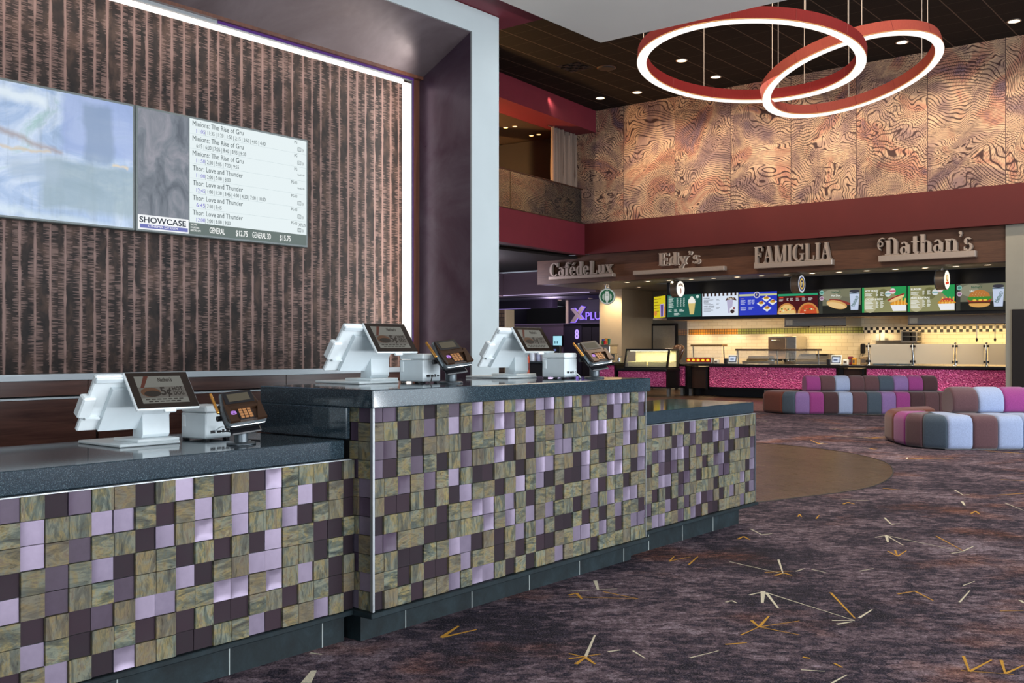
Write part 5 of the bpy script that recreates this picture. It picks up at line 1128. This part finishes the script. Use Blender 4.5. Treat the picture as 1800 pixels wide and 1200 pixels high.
hang(1067.5, 521, 'round hanging sign with a green and white crowned emblem, facing the viewer', fA, False)
hang(1190, 508, 'round hanging sign with a brown banner and ice cream, seen from its side', fB)
hang(1402, 499, 'round hanging sign with a gold and navy crest in front of the pizza menu', fC)
hang(1656, 492, 'round hanging sign with a red ribbon in front of the burger menu', fD)

# ---------------------------------------------------------------- walls at the left of the food court
wall('wall_kitchen_far', -17.3, 27.4, 0, -13.9, 27.5, 3.1, m='greyw')
wall('wall_column_beige', -17.27, 25.6, 0, -16.47, 27.39, 3.044, m='beige')
xd0, xd1 = atY(1140, 600, 27.38).x, atY(1190.5, 600, 27.38).x; zt = atY(1165, 568.5, 27.38).z
t = thing('door_1', 'plain grey door in a dark frame left of the tiled kitchen wall', 'door'); t['kind'] = 'structure'
mb = MB(); mb.box(xd0, 27.33, 0, xd0 + .17, 27.399, zt); mb.box(xd1 - .06, 27.33, 0, xd1, 27.399, zt); mb.box(xd0 + .17, 27.33, zt - .07, xd1 - .06, 27.399, zt); mb.build('door_frame', M['darkwall'], t)
mb = MB(); mb.box(xd0 + .171, 27.36, 0, xd1 - .061, 27.395, zt - .071); mb.build('door_leaf', pm('grey_door_paint', 'b3ada0', .6), t)
mb = MB(); mb.tube([(xd1 - .16, 27.33, 1.0), (xd1 - .28, 27.33, 1.0)], .012); mb.build('handle', M['chrome'], t)
b = MB(); b.box(xd1 + .03, 27.385, 1.655, -14.3, 27.399, 1.83); struct(b.build('trim_13', M['orange']))
# grey pier with a dark panel at the right end
wall('wall_pier', -5.128, 22.45, 0, -3.0, 26.2, 3.784, m='greyw')
t = thing('wall_panel', 'dark standing panel on the grey pier at the right edge of the picture', 'panel', (-4.6, 22.4, 0)); mb = MB(); mb.box(-5.0, 22.40, .02, -4.0, 22.449, 2.05, 0, bev=.01); loc(mb.build('board', M['darkwall']), t); mb = MB(); mb.box(-5.02, 22.39, .0, -3.98, 22.3999, .02); loc(mb.build('foot_rail', M['trim']), t)

# ---------------------------------------------------------------- corridor under the balcony
wall('ceiling_corridor', -26, 8, 3.70, -15.9, 25.0, 3.76, m='darkwall')
wall('wall_bulkhead', -24, 25.4, 2.97, -17.28, 26.4, 3.70, m='purplew')
wall('wall_bulkhead_side', -22.5, 19, 2.97, -20.9, 25.39, 3.699, m='purplew')
b = MB(); b.box(-20.9, 25.375, 2.962, -17.5, 25.399, 2.985); struct(b.build('trim_14', em('c8b6e0', .9)))
b = MB(); b.box(-20.88, 19.2, 2.95, -20.86, 25.3, 2.969); struct(b.build('trim_15', em('a8889c', .7)))
wall('ceiling_corridor_rear', -24, 26.4, 2.95, -17.3, 34, 3.0, m='dpurple')
wall('wall_bulkhead_rear', -24.5, 28.0, 2.66, -20.85, 28.3, 2.949, m='dpurple')
b = MB(); b.box(-24.4, 27.97, 2.655, -21.8, 27.999, 2.672); struct(b.build('trim_16', em('8f7cc0', .8)))
b = MB(); b.box(-23.6, 25.9, 2.955, -21.0, 25.93, 2.969)
wall('wall_corridor_rear', -26, 33, 0, -17, 33.1, 2.95, m='darkwall')
wall('wall_corridor_left', -26, 8, 0, -25.9, 33, 3.7, m='dpurple')
wall('wall_entrance', -20.86, 28.9, 2.14, -17.3, 29.0, 2.949, m='dpurple')
b = MB(); b.box(-20.90, 28.85, 2.14, -20.80, 29.0, 2.949); struct(b.build('trim_17', M['beige']))
b = MB(); b.box(-23.6, 28.84, 2.12, -17.3, 28.9, 2.139); struct(b.build('trim_18', em('6b5878', .7)))
wall('wall_entrance_pier', -21.1, 29.05, 0, -20.35, 29.15, 2.119, m='dpurple')
wall('wall_entrance_pier_left', -23.4, 29.05, 0, -21.15, 29.15, 2.119, m='purplew')
def m_brick():
    g = G('tan_brick'); x, y, z = g.sep(g.coord())
    return g.fin(g.node('ShaderNodeTexBrick', {'Vector': g.comb(g.math('ADD', x, y), z, 0.), 'Color1': hexc('6b5643'), 'Color2': hexc('4f3f33'), 'Mortar': hexc('2f2824'), 'Scale': 1., 'Mortar Size': .012, 'Brick Width': .32, 'Row Height': .13}), .8)
b = MB(); xb0, xb1 = atY(868, 560, 24).x, atY(887, 560, 24).x; b.box(xb0 - .5, 24, 0, xb1, 24.4, 2.45); struct(b.build('wall_brick_pier', m_brick()))
b = MB(); b.box(xb1 + .001, 24, 0, xb1 + .06, 24.4, 2.45); struct(b.build('trim_19', M['beige']))
# glowing sign: a big X and the letters PLU
XS = lambda px, py: atY(px, py, 28.85)
t = thing('wall_sign', 'violet lit sign reading XPLUS on the dark wall of the corridor', 'sign', (XS(1030, 550).x, 28.85, 2.2))
fr = FY(28.80, 0, 0); mb = MB(); p = lambda a, b_: (XS(a, b_).x, XS(a, b_).z)
for e_, dd_ in ((0, 0), (1, 0)):
    pass
mb.prism([p(1004, 566), p(1011, 566), p(1029, 540), p(1023, 538)], -.03, .0, fr, 0); mb.prism([p(1005, 543), p(1011, 542), p(1027, 560), p(1020, 561)], .001, .03, fr, 0)
loc(mb.build('letter_x', M['letter']), t)
mb = MB(); mb.prism([p(1003, 567), p(1012, 567), p(1030, 539), p(1022, 537)], -.049, -.031, fr, 0); mb.prism([p(1004, 542), p(1012, 541), p(1029, 561), p(1020, 562)], -.049, -.0311, fr, 0)
text(mb, 'PLUS', p(1030.5, 562)[0], p(1030.5, 562)[1], .27, fr, -.03, .02, 0, w=.80); loc(mb.build('letters_glow', em('8b6cff', 1.6)), t)
t = thing('door_number', 'violet glowing numeral 8 beside the dark auditorium doors', 'sign', (XS(1010, 585).x, 29.0, 1.4))
fr = FY(29.04, 0, 0); mb = MB(); q = p(1005.5, 595); text(mb, '8', q[0], q[1], .32, fr, .0, .02, 0, w=.16, bold=.02); loc(mb.build('numeral', em('a58cff', 1.7)), t)
mb = MB(); mb.box(q[0] - .12, 29.041, q[1] - .2, q[0] + .28, 29.049, q[1] + .5); loc(mb.build('back_plate', M['dpurple']), t)
for k, (a, b_) in enumerate(((1017, 1034), (1034.5, 1051))):
    x0, x1 = XS(a, 600).x, XS(b_, 600).x
    simple('auditorium_door', ['left', 'right'][k] + ' leaf of the dark double doors beside the glowing numeral', 'door', [('leaf', M['darkwall'], lambda mb: mb.box(x0, 29.06, .01, x1 - .01, 29.1, 2.0, 0, bev=.005)), ('handle', M['chrome'], lambda mb: mb.tube([((x1 - .06) if k == 0 else (x0 + .06), 29.03, .95), ((x1 - .06) if k == 0 else (x0 + .06), 29.03, 1.25)], .012))], base=((x0 + x1) / 2, 29.08, 0))
x0, x1 = XS(969, 600).x, XS(984, 600).x
simple('wall_sign', 'small pale blue lit sign on the purple corridor wall', 'sign', [('housing', M['blackm'], lambda mb: mb.box(x0 - .02, 28.97, 1.33, x1 + .02, 29.049, 1.72)), ('display', em('9fd6e8', 1.1), lambda mb: mb.box(x0, 28.96, 1.35, x1, 28.969, 1.70)), ('stripes', em('2f6a80', .6), lambda mb: [mb.rect(x0 + .05 + .06 * j, 1.43, x0 + .09 + .06 * j, 1.52, FY(28.959, 0, 0), .001, 0) for j in range(3)])], base=(x0, 29, 1.33))
xg = atY(945, 625, 16).x
for k, (px, w_, h_, hc) in enumerate(((936, .16, .34, 'cfdcf0'), (947, .12, .30, 'aab4d8'), (957, .14, .26, 'dfe4f4'))):
    xx = atY(px, 640, 16).x; mb = MB(); mb.lathe([(w_ / 2 * .8, 1.0), (w_ / 2, 1.0 + h_ * .9), (w_ / 2 * .7, 1.0 + h_)], (xx, 16, 0), 0, 16); 
    tag(mb.build('cup_dispenser', pm('clear_cup_' + hc, hc, .1)), ['left', 'middle', 'right'][k] + ' pale translucent dispenser tube on the condiment stand behind the far register', 'dispenser')
xx = atY(955, 640, 16).x
simple('condiment_stand', 'dark condiment stand in the hall behind the far register', 'stand', [('body', M['blackm'], lambda mb: mb.box(xx - .5, 15.7, .1, xx + .45, 16.4, .96, 0, bev=.01)), ('top', M['quartz'], lambda mb: mb.box(xx - .53, 15.67, .961, xx + .48, 16.43, .999, 0, bev=.004)), ('plinth', M['base'], lambda mb: mb.box(xx - .46, 15.74, .0, xx + .41, 16.36, .0995))], base=(xx, 16.05, 0))
mb = MB(); xs_ = atY(970, 620, 17.5).x
simple('queue_screen', 'small black screen standing in the corridor behind the far register', 'screen', [('case', M['blackm'], lambda mb: mb.box(xs_ - .22, 17.5, 1.0, xs_ + .22, 17.56, 1.32, 0, bev=.008)), ('display', em('6c7ab8', .8), lambda mb: mb.box(xs_ - .06, 17.494, 1.2, xs_ + .12, 17.4995, 1.24)), ('pole', M['blackm'], lambda mb: mb.tube([(xs_, 17.53, .02), (xs_, 17.53, .999)], .025)), ('foot', M['blackm'], lambda mb: mb.lathe([(.2, .0), (.19, .019)], (xs_, 17.53, 0), 0, 20))], base=(xs_, 17.53, 0))

# ---------------------------------------------------------------- balcony glass, rail, curtain
f = FB(.0); RG = glass('reflective_glass', (.5, .48, .45), 0., .03)
for n_ in RG.node_tree.nodes:
    if n_.type == 'FRESNEL': n_.inputs[0].default_value = 2.4
t = thing('balcony_balustrade', 'glass balustrade with a slim handrail along the balcony', 'balustrade', corner + Vector((0, 0, 4.61)))
for k in range(4):
    mb = MB(); mb.box(-13.9 + k * 3.45, 4.612, -.03, -13.9 + k * 3.45 + 3.4, 5.50, -.018, 0, f); loc(mb.build('glass_panel', RG), t)
mb = MB(); mb.box(-14, 5.501, -.045, -.08, 5.535, .0, 0, f, bev=.008); loc(mb.build('handrail', M['walnut']), t)
mb = MB(); n = 90; vs = []; fs = []
for i in range(n + 1):
    u = -1.34 + 1.26 * i / n; d_ = -.25 + .075 * math.sin(i * 2 * math.pi / 11) + .03 * math.sin(i * .9)
    for z_ in (3.85, 4.8, 5.9, 7.0): vs.append(f(u + .02 * math.sin(z_ * 2 + i), z_, d_))
for i in range(n):
    for j in range(3): a = i * 4 + j; fs.append((a, a + 4, a + 5, a + 1))
mb.add(vs, fs, 0, True)
t = thing('curtain', 'floor length grey brown curtain at the end of the balcony', 'curtain', f(-1, 3.81, -.25)); o = loc(mb.build('fabric', fabric('a08a7c'), fix=False), t); s_ = o.modifiers.new('s', 'SOLIDIFY'); s_.thickness = .01
mb = MB(); mb.tube([f(-1.5, 7.005, -.25), f(-.05, 7.005, -.25)], .015); loc(mb.build('curtain_rail', M['chrome']), t)

mb = MB(); mb.box(-4.2, 4.70, -1.6, -4.12, 5.6, -1.5, 0, f); t = thing('floor_lamp', 'slim glowing amber column lamp behind the balcony glass', 'lamp', f(-4.16, 3.8, -1.55)); loc(mb.build('tube', em('ffc24a', 1.4)), t); mb = MB(); mb.box(-4.23, 3.801, -1.63, -4.09, 4.699, -1.47, 0, f); loc(mb.build('base', M['darkwall']), t)
def downlight(p_, r, label, group, n=None, strength=5.5, col='ffe6bf'):
    t = thing('downlight', label, 'ceiling light', p_, 0, group)
    mb = MB(); mb.lathe([(r, 0), (r, -.012), (r * .82, -.012), (r * .82, -.002)], (0, 0, 0), 0, 20); mb.build('ring', M['letter'], t)
    mb = MB(); mb.lathe([(r * .8, -.003), (r * .8, -.006)], (0, 0, 0), 0, 20); mb.build('lens', em(col, strength), t)
    return t
d0 = downlight((-14.7, 23.12, 3.0445), .095, 'small round downlight in the soffit in front of the menu screens', 'downlights in the food court soffit')
for i in range(1, 15): dup(d0, (-14.7 + .648 * i, 23.12, 3.0445))
d0 = downlight((-16.3, 24.6, 3.0445), .08, 'small round downlight in the soffit above the beige column', 'downlights near the beige column')
for x, y in ((-16.0, 24.1), (-15.7, 23.6), (-15.55, 25.1)): dup(d0, (x, y, 3.0445))
d0 = downlight((-14.3, 24.95, 2.0495), .075, 'small round downlight under the menu screens over the kitchen', 'downlights under the menu screens')
for x in (-13.0, -11.7, -8.55): dup(d0, (x, 24.95, 2.0495))
hp = [(-14.32, 21.26), (-13.29, 21.36), (-11.06, 19.62), (-11.11, 21.31), (-6.85, 21.33), (-4.72, 21.32)]
names = ['nearest the corner above the balcony beam', 'second from the balcony corner', 'seen inside the left ring, higher one', 'seen inside the left ring, lower one', 'seen inside the right ring', 'at the far right of the black ceiling']
for k, (x, y) in enumerate(hp): downlight((x, y, 7.5995), .13, 'round downlight in the black ceiling, ' + names[k], 'downlights in the black hall ceiling')
d0 = downlight(tuple(atZ(984, 527, 2.9495)), .08, 'small downlight in the low corridor ceiling', 'downlights in the corridor ceiling')
for px, py in ((1018, 530), (1038, 524)): dup(d0, atZ(px, py, 2.9495) if False else (atZ(px, py, 2.9495)))
light('balcony_lamp', 'POINT', f(-4, 5.2, -3.2), (0, 0, 0), 650, (1, .55, .2), shadow_soft_size=.2)
fdl = [(-5.2, -2.2), (-4.9, -2.2), (-3.6, -2.6), (-3.35, -2.6)]
for k, (u, w_) in enumerate(fdl):
    p_ = atZ(*((889, 224), (905, 222), (934, 238), (947, 236))[k], 7.0195); downlight(tuple(p_), .07, ['nearer left', 'nearer right', 'farther left', 'farther right'][k] + ' of the paired amber downlights in the balcony ceiling', 'balcony downlights', strength=6, col='ffc870')
light('corridor_lamp', 'POINT', (-20.5, 27.5, 2.6), (0, 0, 0), 40, (.8, .65, 1), shadow_soft_size=.3)
light('beige_column_lamp', 'SPOT', (-16.6, 25.1, 3.0), (-16.9, 25.6, 1.4), 90, (1, .78, .5), spot_size=R(110), spot_blend=.8, shadow_soft_size=.05)
light('under_balcony_lamp', 'POINT', (-18.5, 21.0, 3.0), (0, 0, 0), 110, (.95, .85, 1), shadow_soft_size=.4)
# ceiling fittings
t = thing('ceiling_speaker', 'round flat speaker in the black ceiling left of the ring lamps', 'speaker', (-12.67, 19.06, 7.5995)); mb = MB(); mb.lathe([(.2, 0), (.2, -.02), (.16, -.03), (.05, -.03)], (0, 0, 0), 0, 26); mb.build('grille', pm('brown_grille', '3a3330', .6), t); mb = MB(); mb.lathe([(.22, 0), (.22, -.012), (.201, -.012)], (0, 0, 0), 0, 26); mb.build('rim', M['signwood'], t)
t = thing('air_diffuser', 'square black louvred air diffuser in the black ceiling', 'vent', (-13.2, 18.57, 7.5995)); mb = MB()
for i in range(4):
    for j in range(4):
        if (i + j) % 2: mb.box(-.28 + .14 * i, -.28 + .14 * j, -.02, -.15 + .14 * i, -.15 + .14 * j, -.001)
mb.build('louvre', M['blackm'], t); mb = MB(); mb.box(-.3, -.3, -.0009, .3, .3, -.0001); mb.build('frame', pm('black_frame', '050505', .3), t)

# ---------------------------------------------------------------- ring pendants
def ring(center, n_, Rr, wd, hh, col, label, ncab, ph):
    n_ = Vector(n_).normalized(); a = n_.cross(Vector((0, 1, 0))).normalized(); b_ = n_.cross(a)
    Cc = Vector(center); t = thing('ring_pendant', label, 'pendant lamp', Cc)
    N = 120
    def circ(r, h): return [a * r * math.cos(2 * math.pi * k / N) + b_ * r * math.sin(2 * math.pi * k / N) + n_ * h for k in range(N)]
    def band(mb, A, B, mat=0, sm=True):
        mb.add(A + B, [(k, (k + 1) % N, N + (k + 1) % N, N + k) for k in range(N)], mat, sm)
    g = G('ring_fabric'); c = hexc(col); nz = g.noise(g.map(g.coord(), (60, 60, 2)), 2, 2)
    fm = g.fin(g.mix(nz, tuple(x * .8 for x in c), tuple(min(1, x * 1.2) for x in c)), .8, 0, .2, g.mix(nz, c, c), .06)
    mb = MB(); band(mb, circ(Rr, .0), circ(Rr, hh)); band(mb, circ(Rr - wd, hh), circ(Rr - wd, .0)); band(mb, circ(Rr, hh), circ(Rr - wd, hh), 0, False); mb.build('fabric_drum', fm, t)
    mb = MB(); band(mb, circ(Rr, -.004), circ(Rr - wd, -.004), 0, False); band(mb, circ(Rr - wd, -.003), circ(Rr, -.003), 0, False); mb.build('diffuser', em('fff4e8', 1.5), t, fix=False)
    mb = MB()
    for r in (Rr + .002, Rr - wd - .002): band(mb, circ(r, .0), circ(r, .012))
    mb.build('rim', em('ffb870', .8), t)
    for k in range(ncab):
        an = ph + 2 * math.pi * k / ncab; p0 = a * (Rr - wd / 2) * math.cos(an) + b_ * (Rr - wd / 2) * math.sin(an) + n_ * hh
        mb = MB(); mb.tube([p0, Vector((p0.x, p0.y, 7.599 - Cc.z))], .006, 0, 5); mb.build('suspension_cable', M['letter'], t)
        mb = MB(); q = [p0 + n_ * -.001, p0 - n_ * (hh - .01)]
    for k in range(12):
        an = .3 + 2 * math.pi * k / 12; dr = a * math.cos(an) + b_ * math.sin(an)
        mb = MB(); mb.tube([dr * (Rr + .002) + n_ * .015, dr * (Rr + .002) + n_ * (hh - .002)], .003, 0, 4); mb.tube([dr * (Rr - wd - .002) + n_ * .015, dr * (Rr - wd - .002) + n_ * (hh - .002)], .003, 0, 4); mb.build('seam', pm('ring_seam', '7a2420', .7) if k == 0 else bpy.data.materials['ring_seam'], t)
    return t
ring((-6.47, 13.42, 5.325), (.003, .114, .993), 1.6, .135, .17, '661514', 'large red ring lamp hanging on cables, left one of the linked pair', 6, .4)
k_ = 1.025; rc = Vector((0, 0, CH)) + (Vector((-5.459, 14.705, 5.245)) - Vector((0, 0, CH))) * k_
ring(tuple(rc), (-.257, .051, .965), 1.3 * k_, .125, .17, '8a3d31', 'coral ring lamp hanging tilted on cables, right one of the linked pair', 6, .9)
light('ring_lamp', 'AREA', (-6.47, 13.42, 5.25), (-6.47, 13.42, 0), 60, (1, .9, .8), shape='DISK', size=2.6)
light('ring_lamp', 'AREA', tuple(rc - Vector((0, 0, .45))), tuple(rc - Vector((0, 0, 5))), 40, (1, .9, .8), shape='DISK', size=2.0)

# ---------------------------------------------------------------- striped modular sofas
FC = {k: fabric(v) for k, v in dict(R='6a3a30', M='8f3f7c', B='5c4246', T='46525f', L='98a5c4', P='84699c', D='4a3438', V='9a86bd').items()}
FN = dict(R='rust', M='magenta', B='brown', T='slate blue', L='pale blue', P='purple', D='dark brown', V='lavender')
def rib(mb, f0, f1, b0, b1, z0, z1, arch=False, inset=.012, rad=.11):
    """one upholstered rib: front edge f0-f1, back edge b0-b1 on the floor"""
    f0, f1, b0, b1 = [Vector((*p, 0)) for p in (f0, f1, b0, b1)]
    def prof(q):      # profile in (depth 0..1, height) with rounding radius
        D = q; H = z1 - z0; r = min(rad, H * .45, D * .45); rb = min(.06, H * .2)
        P = []
        if arch: r = min(D * .5, H * .6)
        for a in range(7): an = R(180 - 15 * a); P.append((r + r * math.cos(an), z1 - r + r * math.sin(an)))
        for a in range(7): an = R(90 - 15 * a); P.append((D - r + r * math.cos(an), z1 - r + r * math.sin(an)))
        for a in range(4): an = R(-30 * a); P.append((D - rb + rb * math.cos(an), z0 + rb + rb * math.sin(an)))
        for a in range(4): an = R(-90 - 30 * a); P.append((rb + rb * math.cos(an), z0 + rb + rb * math.sin(an)))
        return P
    secs = []; ts = [0, .02, .07, .16, .5, .84, .93, .98, 1]; ins = [.030, .014, .005, .001, 0, .001, .005, .014, .030]
    for t_, e in zip(ts, ins):
        t_ = .004 + t_ * .992
        F = f0.lerp(f1, t_); B = b0.lerp(b1, t_); d = B - F; L = d.length; d.normalize(); P = prof(L)
        cz = (z0 + z1) / 2
        sec = []
        for x, z in P:
            x2 = e + (x / L) * (L - 2 * e); z2 = cz + (z - cz) * (1 - 2 * e / (z1 - z0)) if z > cz else z
            sec.append(F + d * x2 + Vector((0, 0, z2)))
        secs.append(sec)
    n = len(secs[0]); vs = [p for s_ in secs for p in s_]; fs = []
    for i in range(len(secs) - 1):
        for k in range(n): fs.append((i * n + k, (i + 1) * n + k, (i + 1) * n + (k + 1) % n, i * n + (k + 1) % n))
    mb.add(vs, fs, 0, True); mb.add(secs[0] + secs[-1], [list(range(n)), list(range(n, 2 * n))[::-1]], 0)
dv = Vector((math.cos(YAW), math.sin(YAW))); nv = Vector((-math.sin(YAW), math.cos(YAW)))
def sofa(label, front, back, cols, brow, seat_h=.43):
    c0 = front[0]
    t = thing('modular_sofa', label, 'sofa', (front[len(front) // 2][0], front[len(front) // 2][1], 0))
    for i, c_ in enumerate(cols):
        mb = MB(); rib(mb, front[i], front[i + 1], back[i], back[i + 1], .012, seat_h); o = loc(mb.build('seat_segment', FC[c_]), t); o['label'] = FN[c_] + ' seat segment'
    p0, w_, d_, cb, zt = brow
    for i, c_ in enumerate(cb):
        a = Vector(p0) + dv * w_ * i; b_ = Vector(p0) + dv * w_ * (i + 1)
        mb = MB(); rib(mb, a, b_, a + nv * d_, b_ + nv * d_, seat_h + .002, zt, arch=True); o = loc(mb.build('back_segment', FC[c_]), t); o['label'] = FN[c_] + ' backrest segment'
    mb = MB()
    for i in range(len(cols)):
        q = [Vector((*front[i], 0)).lerp(Vector((*back[i], 0)), k) for k in (.12, .88)] + [Vector((*front[i + 1], 0)).lerp(Vector((*back[i + 1], 0)), k) for k in (.88, .12)]
        mb.add([v + Vector((0, 0, .0005)) for v in q] + [v + Vector((0, 0, .0115)) for v in q], [(0, 1, 2, 3), (4, 5, 6, 7), (0, 1, 5, 4), (1, 2, 6, 5), (2, 3, 7, 6), (3, 0, 4, 7)], 0)
    loc(mb.build('base', M['blackm']), t)
def arcpath(C_, r1, r0, a0, a1, n, s0, w_, m):
    F, B = [], []
    for i in range(n):
        a = R(a0 + (a1 - a0) * i / n); F.append((C_[0] + r1 * math.cos(a), C_[1] + r1 * math.sin(a))); B.append((C_[0] + r0 * math.cos(a), C_[1] + r0 * math.sin(a)))
    p = Vector(s0)
    for i in range(m + 1):
        q = p + dv * w_ * i; F.append(tuple(q)); q2 = q + nv * (r1 - r0); B.append(tuple(q2))
    return F, B
# near sofa: curved end, then straight to the right
C1 = Vector((-3.62, 12.99)) + nv * 1.12
def path(lead, Cc, s0, w_, m, dep):
    F = list(lead); B = [tuple(Vector(Cc) + (Vector(p_) - Vector(Cc)) * .22) for p_ in lead]
    for i in range(m + 1): q = Vector(s0) + dv * w_ * i; F.append(tuple(q)); B.append(tuple(q + nv * dep))
    return F, B
F, B = path([(-4.45, 15.1), (-4.74, 14.55), (-4.73, 13.95), (-4.46, 13.5), (-4.19, 13.14), (-3.93, 13.0)], (-4.02, 13.95), (-3.61, 12.98), .31, 7, .85)
sofa('large striped modular sofa nearest the camera at the right edge, its curved end at left', F, B, 'RRRMBT' + 'LBLLMBV', (Vector((-3.62, 12.99)) + dv * .30 + nv * .52, .33, .40, 'BLMVBL', .755))
C2 = Vector((-7.58, 18.24)) + nv * 1.0
F, B = path([(-8.35, 19.4), (-8.70, 18.95), (-8.60, 18.42), (-8.1, 18.2), (-7.83, 18.19)], (-8.0, 19.0), (-7.58, 18.31), .272, 10, .8)
sofa('striped modular sofa farther back in front of the pink counters', F, B, 'RRRTP' + 'MDLBTPMDBB', (Vector((-7.58, 18.24)) + dv * .10 + nv * .46, .282, .36, 'MBLBBTPMD', .73))
p0 = Vector((-9.6, 10.92)); F = [tuple(p0 + dv * .3 * i) for i in range(9)]; B = [tuple(p0 + dv * .3 * i + nv * .8) for i in range(9)]
sofa('striped sofa mostly hidden behind the far end of the ticket counter', F, B, 'BTPMBLBB', (p0 + nv * .5, .3, .40, 'BTLMBPBB', .755))
print('objects', len(bpy.data.objects))
